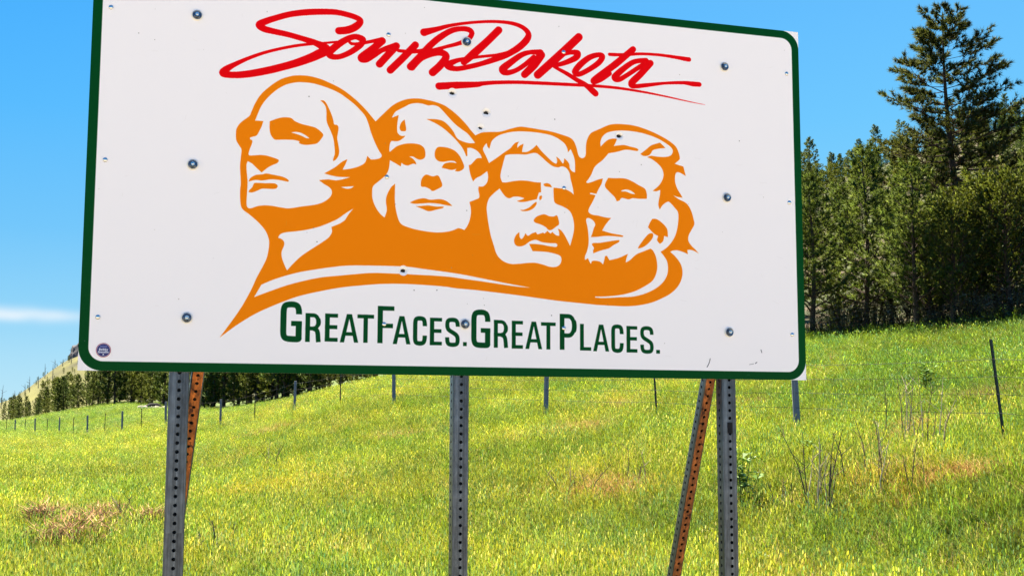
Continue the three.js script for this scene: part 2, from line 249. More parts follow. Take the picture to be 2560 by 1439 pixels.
  W(`E 390,335c 430,325 520,323 590,325 650,312 690,315 730,345 790,400 840,435 890,447 930,438 970,455 1000,500 1010,560 1030,640 1040,708c 1010,680 960,655 900,645 848,640c 848,690 855,770 880,795 940,820 1000,860 1030,920 1043,1000 1035,1080 1005,1192c 980,1140 945,1075 915,1040 890,1030c 900,1060 902,1095c 870,1088 838,1058c 818,1075c 790,1048c 765,1072 750,1065c 720,1075 695,1080 683,1060c 640,1075 605,1095 583,1070c 565,1105 545,1125 527,1105 525,1060c 495,1085 475,1130 480,1170 500,1190 540,1195 580,1180 620,1150 660,1135 690,1135 740,1155 820,1165 870,1167 885,1183 870,1200 800,1192 740,1180 680,1173 617,1172c 635,1210 650,1240c 720,1243 800,1250 880,1270 915,1290 922,1330 905,1370 865,1390 810,1388 740,1365 670,1350 600,1352 520,1360 450,1362 390,1345 340,1310 305,1260 280,1180 255,1100 235,1000 220,900 215,820 235,745 280,695 337,648c 365,690 395,725 430,740 470,725 520,725 573,740c 540,755 500,765c 530,775 580,773 640,760 690,748c 700,715 710,685c 730,683c 728,590c 680,588 600,575 540,572 470,578 400,590 362,588c 345,540 350,490 370,410`);
  O(`E 755,605 790,597 820,612 833,637c 800,632 765,625`); O(`E 718,720 738,717 735,745 718,758c 712,740`);
  O(`E 530,850c 570,848 620,825 660,790 685,775 685,800 650,840 600,860 550,860`);
  O(`E 660,950 680,920 720,900 765,892 810,910 850,912 880,903 895,940 900,985 870,1010 830,1038 800,1038 770,1010 720,985 675,970`);
  W(`F 303,282c 300,240 315,195 350,160 400,142 480,133 580,138 680,155 770,182 840,212 910,255 955,292 968,325 950,362 900,377 830,375 770,366 732,380c 770,395 825,435 865,480 882,530 875,580 840,640 783,688c 815,693 852,680c 850,720 840,770 835,820 848,862c 875,820 920,790 945,800 990,850 1015,885 1020,940 1012,1020 995,1090 965,1150 915,1210 855,1252c H 2080,320 2110,370 2120,440 2110,510 2070,580 2000,640 1900,690 1780,722 1650,730 1480,738 1390,733c 1392,723c 1500,722 1640,708 1760,680 1870,630 1960,570 2000,500 2013,420 2000,330 1970,265 1945,245c 1880,270 1800,305 1740,360 1697,383c 1705,340 1720,297c 1690,310 1620,340 1535,360c 1520,335 1510,317c 1490,320c 1480,370 1470,403c 1440,375 1390,365 1357,370c 1350,398c 1335,375 1320,340c 1290,358c 1290,320 1310,270 F 190,1180 190,1100 180,1020 168,965 175,942 200,942 235,965 252,1000 240,1030 225,1080 212,1115c 280,1112 350,1105 420,1107 505,1113 510,1103 480,1095 400,1080 317,1055c 345,1005 398,940c 350,935 290,920 230,910 195,890 190,865 205,830 230,785 255,730c 225,722 205,720 208,708 235,712 262,718c 285,670 310,625 322,577c 280,585 230,605 185,617 170,608 190,580 215,540 250,465 320,405 375,343c 450,330 530,310 590,315 640,322 650,310 630,295 570,280 520,267 470,270 423,277c 440,245 453,210c 410,208 360,225`);
  O(`F 668,350c 720,310 770,270 850,245c 875,268 900,295c 840,300 785,315 765,345 740,365 700,367`);
  O(`F 372,570c 440,573 520,575 590,600 650,635 710,670 728,720 728,762c 660,762 600,757 560,768 500,755 475,778 450,785c 430,745 385,700 345,655 345,620`);
  W(`F 490,693 520,678 560,680 600,700 620,720c 585,715 540,697`);
  O(`F 778,948c 820,950 870,985 915,1040 923,1115c 888,1105c 880,1150 850,1178c 823,1145 833,1105c 790,1080 740,1025c 755,985`);
  O(`F 760,1080 785,1085 783,1120 750,1165 700,1205 650,1220 652,1205 690,1150 735,1095`);
  O(`F 222,1185 235,1170 300,1168 380,1155 470,1143 472,1160 420,1190 375,1220 300,1240 235,1265c 232,1240 240,1215`);
  W(`G 677,365c 700,330 750,312 850,302 950,288 1050,265 1150,230 1250,185 1330,130 1410,80c 1360,140 1330,190c 1280,225 1195,260c 1200,310 1170,360 1110,405 1010,470 900,545 820,620 765,682c 740,630 715,560 712,500 735,440 735,405 715,380`);
  W(`G 445,940c 480,880 515,820c 620,775 760,730 900,695 1050,670 1300,638 1500,633 1900,643 2100,668 2400,710 H 100,510 300,550 500,590 750,635c 600,622 300,578 100,550 G 2300,740 2000,722 1700,708 1550,708 1300,730 1060,755 800,815 620,875`);
  // red brush script
  const B = (s, open, weight = 0.94) => brush(g, RED, s, open, weight);
  B(`A 1305,308,72 1400,298,76 1480,262,74 1522,215,60 1490,180,54 1400,148,54 1280,122,56 1140,117,60 980,122,62 820,142,58 680,178,58 560,218,64 512,250,72 560,288,64 660,314,58 800,345,54 950,388,54 1080,432,62 1175,492,96 1090,548,88 950,605,78 800,652,72 600,702,72 400,738,68 250,748,62 150,732,70 175,695,66 260,645,46 400,582,34 560,526,30 720,486,28 880,456,28 1020,440,26 1150,430,22 1290,418,22`, true, 1);
  B(`A 1530,385,70 1465,366,58 1380,395,64 1290,452,72 1215,520,74 1225,560,62 1310,566,54 1420,522,58 1515,455,64 1550,405,56`, false);
  B(`A 1405,412,26 1435,436,34 1490,436,28 1540,425,40`); B(`A 1550,430,36 1640,412,36 1740,400,64`);
  B(`A 1742,408,74 1640,492,78 1535,575,84 1575,592,70 1640,565,52 1740,500,52 1880,456,72`);
  B(`A 1882,458,76 1800,545,76 1712,640,78`); B(`A 2072,448,76 1960,565,76 1820,700,78`); B(`A 1900,505,34 2000,515,40 2090,512,44 2200,498,46`);
  B(`B 20,545,66 100,460,62 180,372,58 260,305,56 350,252,50 430,235,44 495,242,48 522,272,46 490,322,42 410,356,36 310,382,30 200,412,34 110,430,36`);
  B(`B 30,548,64 110,480,40 200,442,44 270,430,58 312,462,62 265,532,66 200,592,68`);
  B(`B 742,245,66 640,345,66 540,435,72 455,508,56`);
  B(`B 820,432,40 720,450,26 600,462,26 480,478,30 390,498,42 325,535,66 390,562,44 500,545,44 600,520,44 700,488,50 800,450,54 900,392,60 968,328,62 985,278,52 950,232,42 880,198,36 780,180,30 650,176,26 500,186,26 350,207,30 235,238,44 130,264,68`);
  B(`B 1085,428,56 1000,427,40 930,448,48 850,502,56 775,565,70 800,594,50 870,580,42 940,540,42 1030,468,46`); B(`B 1090,448,72 1030,532,72 952,610,64`);
  B(`B 1398,302,72 1250,442,76 1060,612,72`); B(`B 1250,448,40 1330,428,40 1388,434,56 1372,472,56 1280,514,44 1200,535,36`); B(`B 1195,545,28 1300,602,38 1380,652,42 1450,692,46 1510,742,60 1534,764,58`);
  B(`B 1590,462,54 1555,448,44 1480,472,52 1405,532,58 1366,588,58 1400,606,46 1480,568,46 1560,512,52`, false);
  B(`B 1842,402,58 1700,522,64 1522,655,58 1570,650,50 1650,600,42`); B(`B 1648,444,30 1750,448,32 1900,440,26 2050,448,26 2180,466,32 2260,480,40 2300,486,42`);
  B(`B 1950,492,44 1850,505,46 1765,560,54 1692,630,64 1725,650,46 1790,615,42 1880,556,42 1960,506,48`); B(`B 1985,515,60 1905,602,62 1830,678,66 1850,704,42 1950,696,38 2100,680,26 2250,676,32 2330,686,46 2384,690,44`);
  B(`B 252,704,60 400,696,58 560,690,46 610,682,36 720,674,32 900,672,30 1100,680,30 1300,690,28 1500,700,26 1700,717,24 1900,747,20 2100,786,14 2300,830,8 2430,856,2`, true, 1);
  // green slogan, letter by letter
  const stroke = (ch, x0, x1, y0, y1, lw) => {
    const xm = (x0 + x1) / 2, z = ZOOM.T, L = toCanvas(z[0] + x0 / z[2], z[1] + (y0 + y1) / 2 / z[2]), R = toCanvas(z[0] + x1 / z[2], z[1] + (y0 + y1) / 2 / z[2]), T = toCanvas(z[0] + xm / z[2], z[1] + y0 / z[2]), Bo = toCanvas(z[0] + xm / z[2], z[1] + y1 / z[2]);
    const l = lw / z[2] * 1.12, X = u => L[0] + u * (R[0] - L[0]), Y = v => T[1] + v * (Bo[1] - T[1]), hx = l / 2 / (R[0] - L[0]), hy = l * 0.42 / (Bo[1] - T[1]), a = hx, b = 1 - hx, t = hy, m = 1 - hy;
    g.strokeStyle = TEXTGREEN; g.fillStyle = TEXTGREEN; g.lineJoin = 'miter'; g.lineCap = 'butt'; g.miterLimit = 3;
    const line = (w, ...p) => { g.lineWidth = w; g.beginPath(); g.moveTo(X(p[0]), Y(p[1])); for (let i = 2; i < p.length; i += 2) g.lineTo(X(p[i]), Y(p[i + 1])); g.stroke(); };
    const th = l * 0.84, W2 = l;
    const arcs = (segs) => { g.lineWidth = W2; g.beginPath(); g.moveTo(X(segs[0]), Y(segs[1])); for (let i = 2; i < segs.length; i += 6) g.bezierCurveTo(X(segs[i]), Y(segs[i + 1]), X(segs[i + 2]), Y(segs[i + 3]), X(segs[i + 4]), Y(segs[i + 5])); g.stroke(); };
    const k = 0.2;
    if (ch === 'T') { line(th, 0, t, 1, t); line(W2, .5, 0, .5, 1); }
    if (ch === 'E') { line(W2, a, 0, a, 1); line(th, 0, t, 1, t); line(th, 0, .48, .96, .48); line(th, 0, m, 1, m); }
    if (ch === 'F') { line(W2, a, 0, a, 1); line(th, 0, t, 1, t); line(th, 0, .53, .93, .53); }
    if (ch === 'L') { line(W2, a, 0, a, 1); line(th, 0, m, 1, m); }
    if (ch === 'A') { g.beginPath(); const s = hx * 1.9; g.moveTo(X(0), Y(1)); g.lineTo(X(.5 - hx * 1.15), Y(0)); g.lineTo(X(.5 + hx * 1.15), Y(0)); g.lineTo(X(1), Y(1)); g.lineTo(X(1 - s), Y(1)); g.lineTo(X(.5), Y(.16)); g.lineTo(X(s), Y(1)); g.closePath(); g.fill(); line(th * .95, .2, .7, .8, .7); }
    if (ch === 'R' || ch === 'P') {
      const q = ch === 'R' ? .53 : .6; line(W2, a, 0, a, 1); g.lineWidth = th; g.beginPath(); g.moveTo(X(0), Y(t)); g.lineTo(X(.5), Y(t)); g.bezierCurveTo(X(b + .08), Y(t), X(b + .08), Y(q), X(.5), Y(q)); g.lineTo(X(0), Y(q)); g.stroke();
      g.lineWidth = W2; g.beginPath(); g.moveTo(X(b - .06), Y(.2)); g.bezierCurveTo(X(b + .005), Y(.25), X(b + .005), Y(q - .17), X(b - .06), Y(q - .13)); g.stroke();
      if (ch === 'R') { g.beginPath(); g.moveTo(X(.5), Y(q)); g.bezierCurveTo(X(.86), Y(q + .02), X(b - .06), Y(.72), X(b), Y(1)); g.stroke(); }
    }
    if (ch === 'C') arcs([b, .33, b, .1, .76, t, .5, t, .18, t, a, .1, a, .3, a, .45, a, .55, a, .7, a, .9, .18, m, .5, m, .76, m, b, .9, b, .66]);
    if (ch === 'G') { arcs([b, .31, b, .1, .76, t, .52, t, .2, t, a, .1, a, .28, a, .45, a, .55, a, .72, a, .9, .2, m, .5, m, .7, m, .88, .955, b, .91]); line(W2, b, .52, b, .93); line(th, .5, .545, 1, .545); }
    if (ch === 'S') arcs([b, .3, b, .1, .76, t, .5, t, .2, t, a, .1, a, .24, a, .42, .3, .44, .52, .51, .76, .58, b, .62, b, .76, b, .92, .78, m, .5, m, .2, m, a, .9, a, .68]);
    if (ch === '.') { g.fillRect(X(0), Y(0), X(1) - X(0), Y(1) - Y(0)); }
  };
  for (const [ch, ...q] of [['G', 52, 190, 36, 290, 36], ['R', 212, 312, 110, 293, 28], ['E', 338, 420, 112, 291, 28], ['A', 434, 552, 115, 296, 27], ['T', 545, 651, 118, 298, 27], ['F', 675, 781, 64, 301, 32], ['A', 773, 886, 128, 307, 27], ['C', 902, 991, 130, 314, 27], ['E', 1010, 1087, 138, 314, 27], ['S', 1108, 1201, 140, 322, 26], ['.', 1222, 1246, 294, 319, 20], ['G', 1275, 1397, 88, 328, 34], ['R', 1420, 1511, 153, 330, 26], ['E', 1535, 1606, 158, 335, 26], ['A', 1622, 1729, 163, 338, 26], ['T', 1722, 1816, 168, 341, 26], ['P', 1842, 1952, 115, 343, 32], ['L', 1972, 2043, 178, 348, 26], ['A', 2056, 2158, 182, 353, 26], ['C', 2172, 2251, 183, 360, 26], ['E', 2270, 2339, 192, 360, 26], ['S', 2358, 2443, 194, 366, 25], ['.', 2460, 2484, 344, 367, 20]]) stroke(ch, ...q);
  // scuffs, scratches and fly specks
  const mark = (x0, y0, x1, y1, bend, w, col) => { const a = toCanvas(x0, y0), b = toCanvas(x1, y1); g.strokeStyle = col; g.lineWidth = w; g.lineCap = 'round'; g.beginPath(); g.moveTo(a[0], a[1]); g.quadraticCurveTo((a[0] + b[0]) / 2 + bend, (a[1] + b[1]) / 2 + bend * 0.6, b[0], b[1]); g.stroke(); };
  mark(1776, 896, 1768, 917, 3, 1.9, '#1c1c26'); mark(1903, 874, 1905, 881, 0.5, 1.9, '#20202a'); mark(1893, 905, 1889, 908, 0, 2, '#30303c'); mark(1885, 909, 1874, 911, 0, 1.3, '#77757f');
  const R = rng(77);
  for (let i = 0; i < 46; i++) { const x = R() * CW, y = R() * CH; g.fillStyle = ['#8d8a86', '#a8a29c', '#6a6864'][i % 3]; g.globalAlpha = 0.5 + 0.4 * R(); g.beginPath(); g.arc(x, y, 0.7 + 0.9 * R(), 0, 7); g.fill(); } g.globalAlpha = 1;
  for (const [x, y] of [[1387, 298], [792, 604], [772, 241], [1379, 788], [1035, 725], [1092, 725], [1849, 352]]) { const q = toCanvas(x, y); g.fillStyle = '#5d5b57'; g.beginPath(); g.arc(q[0], q[1], 1.5, 0, 7); g.fill(); }
  for (let i = 0; i < 60; i++) { const x = R() * CW, y = R() * CH, l = 4 + 20 * R(), a = (R() - 0.5) * 0.9 + (R() < 0.5 ? 1.57 : 0); g.strokeStyle = '#c9c5c2'; g.globalAlpha = 0.35; g.lineWidth = 0.7; g.beginPath(); g.moveTo(x, y); g.lineTo(x + Math.cos(a) * l, y + Math.sin(a) * l); g.stroke(); } g.globalAlpha = 1;
  const t = new THREE.CanvasTexture(cv); t.colorSpace = THREE.SRGBColorSpace; t.anisotropy = 8; return t;
}
const HOLE_SPOTS = [[1131, 232, 0.0078], [1216, 281, 0.0085], [1202, 319, 0.0062], [1549, 339, 0.0085], [1008, 676, 0.0075]];
const streak = (() => { const R = rng(21); return dataTex(256, 512, (u, v) => { const q = 168 + 46 * nz(u * 15, v * 1.5, 9.7) + 34 * nz(u * 30, v * 3, 1.7) + 22 * nz(u * 64, v * 8, 4.2) + 30 * fbm(u * 9, v * 22, 6.6) + 14 * (R() - 0.5); return [q, q * 1.01, q * 1.03]; }, true, [6, 1.3]); })();
const rustTex = (() => { const R = rng(22); return dataTex(256, 512, (u, v) => { const n = fbm(u * 14, v * 26, 2.1), s = nz(u * 34, v * 5, 8.8); const q = 0.82 + 0.3 * n + 0.12 * s + 0.1 * (R() - 0.5), dk = sm(0.35, 0.6, fbm(u * 8, v * 40, 5.1)); return [205 * q * (1 - 0.5 * dk), 120 * q * (1 - 0.55 * dk), 58 * q * (1 - 0.5 * dk)]; }, true, [6, 1.3]); })();
const MAT = {
  steel: new THREE.MeshStandardMaterial({ map: streak, color: new THREE.Color().setRGB(0.20, 0.235, 0.27), roughness: 0.36, metalness: 0.7, bumpMap: streak, bumpScale: 0.0006 }),
  rust: new THREE.MeshStandardMaterial({ map: rustTex, color: new THREE.Color().setRGB(0.74, 0.76, 0.8), roughness: 0.75, metalness: 0.1, bumpMap: rustTex, bumpScale: 0.0006 }),
  rustPale: new THREE.MeshStandardMaterial({ map: rustTex, color: new THREE.Color().setRGB(1.0, 0.95, 0.7), roughness: 0.75, metalness: 0.1, bumpMap: rustTex, bumpScale: 0.0006 }),
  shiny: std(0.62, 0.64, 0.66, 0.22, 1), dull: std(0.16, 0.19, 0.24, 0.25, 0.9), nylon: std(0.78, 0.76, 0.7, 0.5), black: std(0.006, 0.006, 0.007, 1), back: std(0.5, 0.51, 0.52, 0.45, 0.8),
};
// punched square tube standing along +y from 0 to len: three perforated walls, a solid rear added to darken the holes, four rounded corners
function punchedTube(name, parent, w, len, holeR, front, side, start = 0) {
  const r = w * 0.11, flat = w - 2 * r, th = 0.003, n = Math.floor((len - 0.02) / 0.0254);
  const s = new THREE.Shape(); s.moveTo(-flat / 2, 0); s.lineTo(flat / 2, 0); s.lineTo(flat / 2, len); s.lineTo(-flat / 2, len); s.closePath();
  for (let i = 0; i < n; i++) { const h = new THREE.Path(); h.absarc(0, 0.0127 + i * 0.0254 + start, holeR, 0, Math.PI * 2, true); s.holes.push(h); }
  const wall = new THREE.ExtrudeGeometry(s, { depth: th, bevelEnabled: false, curveSegments: 7 }); wall.translate(0, 0, w / 2 - th);
  const p = wall.attributes.position, u = wall.attributes.uv; for (let i = 0; i < p.count; i++) u.setXY(i, p.getX(i), p.getY(i));
  const rear = box(flat, len, th, 0, len / 2, -w / 2 + th / 2);
  const walls = [0, 1, 2, 3].map(k => { if (k === 2) return rear; const g = wall.clone(); g.rotateY(k * Math.PI / 2); return g; });
  const corner = []; { const q = []; for (let k = 0; k <= 5; k++) { const a = k / 5 * Math.PI / 2; q.push([flat / 2 + r * Math.cos(a), flat / 2 + r * Math.sin(a)]); } for (let k = 5; k >= 0; k--) { const a = k / 5 * Math.PI / 2; q.push([flat / 2 + (r - th) * Math.cos(a), flat / 2 + (r - th) * Math.sin(a)]); }
    const sh = new THREE.Shape(q.map(v => new THREE.Vector2(v[0], v[1]))); const e = new THREE.ExtrudeGeometry(sh, { depth: len, bevelEnabled: false }); e.rotateX(-Math.PI / 2); const e2 = clean(e); const pp = e2.attributes.position, uu = e2.attributes.uv; for (let i = 0; i < pp.count; i++) uu.setXY(i, pp.getX(i) + pp.getZ(i), pp.getY(i)); e2.computeVertexNormals(); for (let k = 0; k < 4; k++) { const g = e2.clone(); g.rotateY(k * Math.PI / 2); corner.push(g); } }
  const m = mesh(name, merge([walls[0]]), front, parent);
  mesh('side_wall', merge([walls[1], walls[2], walls[3], ...corner]), side, m);
  return m;
}
{
  const sign = thing('welcome_sign', 'large white state welcome sign with green border, orange carved-faces emblem and red script', 'sign', null, 0, 0, 0);
  // panel with the bullet holes punched through it
  const s = new THREE.Shape(); s.moveTo(-SIGN_W / 2, 0); s.lineTo(SIGN_W / 2, 0); s.lineTo(SIGN_W / 2, SIGN_H); s.lineTo(-SIGN_W / 2, SIGN_H); s.closePath();
  const DR = 0.016;
  for (const [px, py] of HOLE_SPOTS) { const p = toFace(px, py), h = new THREE.Path(); h.absarc(p[0], p[1], DR, 0, Math.PI * 2, true); s.holes.push(h); }
  const face = new THREE.ShapeGeometry(s, 16); { const p = face.attributes.position, u = face.attributes.uv; for (let i = 0; i < p.count; i++) u.setXY(i, (p.getX(i) + SIGN_W / 2) / SIGN_W, p.getY(i) / SIGN_H); }
  face.translate(0, SIGN_Y, 0);
  const faceMat = new THREE.MeshPhysicalMaterial({ map: drawFace(), roughness: 0.5, metalness: 0, specularIntensity: 0.12 });
  const panel = mesh('panel', face, faceMat, sign); panel.userData.label = 'white panel printed with green border, slogan, script and emblem';
  const back = new THREE.ExtrudeGeometry(s, { depth: 0.0035, bevelEnabled: false, curveSegments: 12 }); back.translate(0, SIGN_Y, -0.0045); mesh('backing_sheet', back, MAT.back, panel);
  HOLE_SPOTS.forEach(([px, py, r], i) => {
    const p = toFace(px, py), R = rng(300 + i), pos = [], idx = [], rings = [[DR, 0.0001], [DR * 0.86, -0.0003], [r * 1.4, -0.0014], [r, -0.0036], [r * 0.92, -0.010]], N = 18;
    const jag = Array.from({ length: N }, () => 0.8 + 0.45 * R());
    rings.forEach(([rr, z], k) => { for (let a = 0; a < N; a++) { const q = a / N * 2 * Math.PI, f = k > 2 ? jag[a] : 1; pos.push(Math.cos(q) * rr * f * (k > 1 && i !== 2 ? 1.15 : 1), Math.sin(q) * rr * f * (k > 1 ? 0.75 : 1), z); } });
    for (let k = 0; k < rings.length - 1; k++) for (let a = 0; a < N; a++) { const q = k * N + a, w = k * N + (a + 1) % N; idx.push(q, w, q + N, w, w + N, q + N); }
    const g = new THREE.BufferGeometry(); g.setAttribute('position', new THREE.Float32BufferAttribute(pos, 3)); g.setIndex(idx); g.computeVertexNormals(); g.translate(p[0], p[1] + SIGN_Y, 0);
    const m = mesh('bullet_hole', g, new THREE.MeshStandardMaterial({ color: 0xf3f1f2, roughness: 0.45 }), sign); m.userData.label = 'dented bullet hole with torn dark centre';
    const disk = new THREE.CircleGeometry(DR * 1.3, 16); disk.translate(p[0], p[1] + SIGN_Y, -0.02); mesh('hole_shade_disc', disk, MAT.black, m);  // black disc put behind the opening as its inner shade
  });
  // posts, slightly splayed forward at the foot
  const postDef = [[-0.888, 0.0572, 0.0056], [-0.0415, 0.0508, 0.0053], [0.8805, 0.0508, 0.0055]];
  for (const [x, w, hr] of postDef) {
    const L = SIGN_Y + SIGN_H - 0.03 + 0.25;
    const m = punchedTube('post', sign, w, L, hr, MAT.steel, MAT.steel, 0.004); m.position.set(x, -0.25, -w / 2 - 0.006); m.userData.label = 'galvanised punched square steel post';
    if (x > 0.5) { const q = toFace(1816, 1069); mesh('patch', box(0.0165, 0.036, 0.003, 0, q[1] + SIGN_Y + 0.25, w / 2 + 0.0012), MAT.black, m).userData.label = 'black patch over the post holes'; }
  }
  // rusty braces bolted beside the outer posts, running down and back
  const brace = (top, dir, mat, lab) => {
    const d = new THREE.Vector3(...dir).normalize(), a = new THREE.Vector3(...top).addScaledVector(d, -0.06), L = (a.y + 0.2) / -d.y;
    const m = punchedTube('brace', sign, 0.0381, L, 0.0053, mat, MAT.steel); const foot = a.clone().addScaledVector(d, L);
    m.position.copy(foot); m.quaternion.setFromUnitVectors(new THREE.Vector3(0, 1, 0), d.clone().negate()); m.userData.label = lab; return m;
  };
  brace([-0.834, SIGN_Y, -0.068], [-0.09, -1, -0.42], MAT.rustPale, 'orange rusted punched steel brace leaning behind the post');
  brace([0.8345, SIGN_Y, -0.070], [0, -1, -0.43], MAT.rust, 'brown rusted punched steel brace leaning behind the post');
  // bolts and rivets
  const bolt = () => {
    const washer = new THREE.LatheGeometry([[0, 0.0005], [0.0163, 0.0005], [0.0172, 0.0015], [0.016, 0.0035], [0.0125, 0.0042]].map(v => new THREE.Vector2(...v)), 24); washer.rotateX(Math.PI / 2);
    const cup = new THREE.LatheGeometry([[0.0142, 0.0042], [0.0136, 0.0068], [0.0124, 0.0076], [0.0085, 0.0042], [0.006, 0.0036]].map(v => new THREE.Vector2(...v)), 24); cup.rotateX(Math.PI / 2);
    const nut = new THREE.CylinderGeometry(0.0064, 0.0072, 0.009, 6); nut.rotateX(Math.PI / 2); nut.translate(0, 0, 0.0088);
    const stud = new THREE.SphereGeometry(0.004, 10, 6); stud.scale(1, 1, 0.6); stud.translate(0, 0, 0.0135);
    return { washer, cup: merge([cup]), nut: merge([nut, stud]) };
  };
  const bg = bolt();
  for (const [px, py] of [[492, 38], [481, 411], [466, 794], [1166, 105], [1162, 810], [1811, 167], [1817, 494], [1823, 830]]) {
    const p = toFace(px, py), b = mesh('bolt', bg.cup, MAT.dull, sign); b.position.set(p[0], p[1] + SIGN_Y, 0); mesh('washer', bg.washer, MAT.nylon, b); mesh('nut', bg.nut, MAT.shiny, b);
  }
  const rv = new THREE.SphereGeometry(0.0072, 14, 7, 0, 2 * Math.PI, 0, Math.PI / 2); rv.rotateX(Math.PI / 2); rv.scale(1, 1, 0.62);
  for (const [px, py] of [[276.5, 18], [262, 399], [243.5, 792], [971, 86.5], [967, 442], [960, 810], [1409, 130], [1410, 470], [1409.5, 820], [1967, 184], [1974, 506], [1981, 836]]) { const p = toFace(px, py); mesh('rivet', rv, MAT.shiny, sign).position.set(p[0], p[1] + SIGN_Y, 0.0004); }
  // round sticker
  {
    const cv = document.createElement('canvas'); cv.width = cv.height = 256; const g = cv.getContext('2d');
    g.fillStyle = '#a01830'; g.fillRect(0, 0, 256, 256); g.fillStyle = '#d9d9e6'; g.beginPath(); g.arc(128, 128, 117, 0, 7); g.fill(); g.fillStyle = '#131a66'; g.beginPath(); g.arc(128, 128, 112, 0, 7); g.fill();
    g.fillStyle = '#e8ecf8'; g.textAlign = 'center'; g.font = 'bold 52px sans-serif'; g.fillText('Bobby', 128, 132); g.fillText('Goodin', 128, 178); g.fillStyle = '#7f8cc8'; g.fillRect(70, 54, 116, 8); g.fillRect(62, 74, 132, 6); g.fillStyle = '#e8ecf8'; g.beginPath(); g.moveTo(128, 190); g.lineTo(146, 212); g.lineTo(110, 212); g.closePath(); g.fill();
    const t = new THREE.CanvasTexture(cv); t.colorSpace = THREE.SRGBColorSpace; const p = toFace(257.5, 875), c = new THREE.CircleGeometry(0.0205, 28); c.translate(p[0], p[1] + SIGN_Y, 0.0012); mesh('sticker', c, new THREE.MeshStandardMaterial({ map: t, roughness: 0.4 }), sign).userData.label = 'round dark blue sticker with red rim and white writing';
  }
}

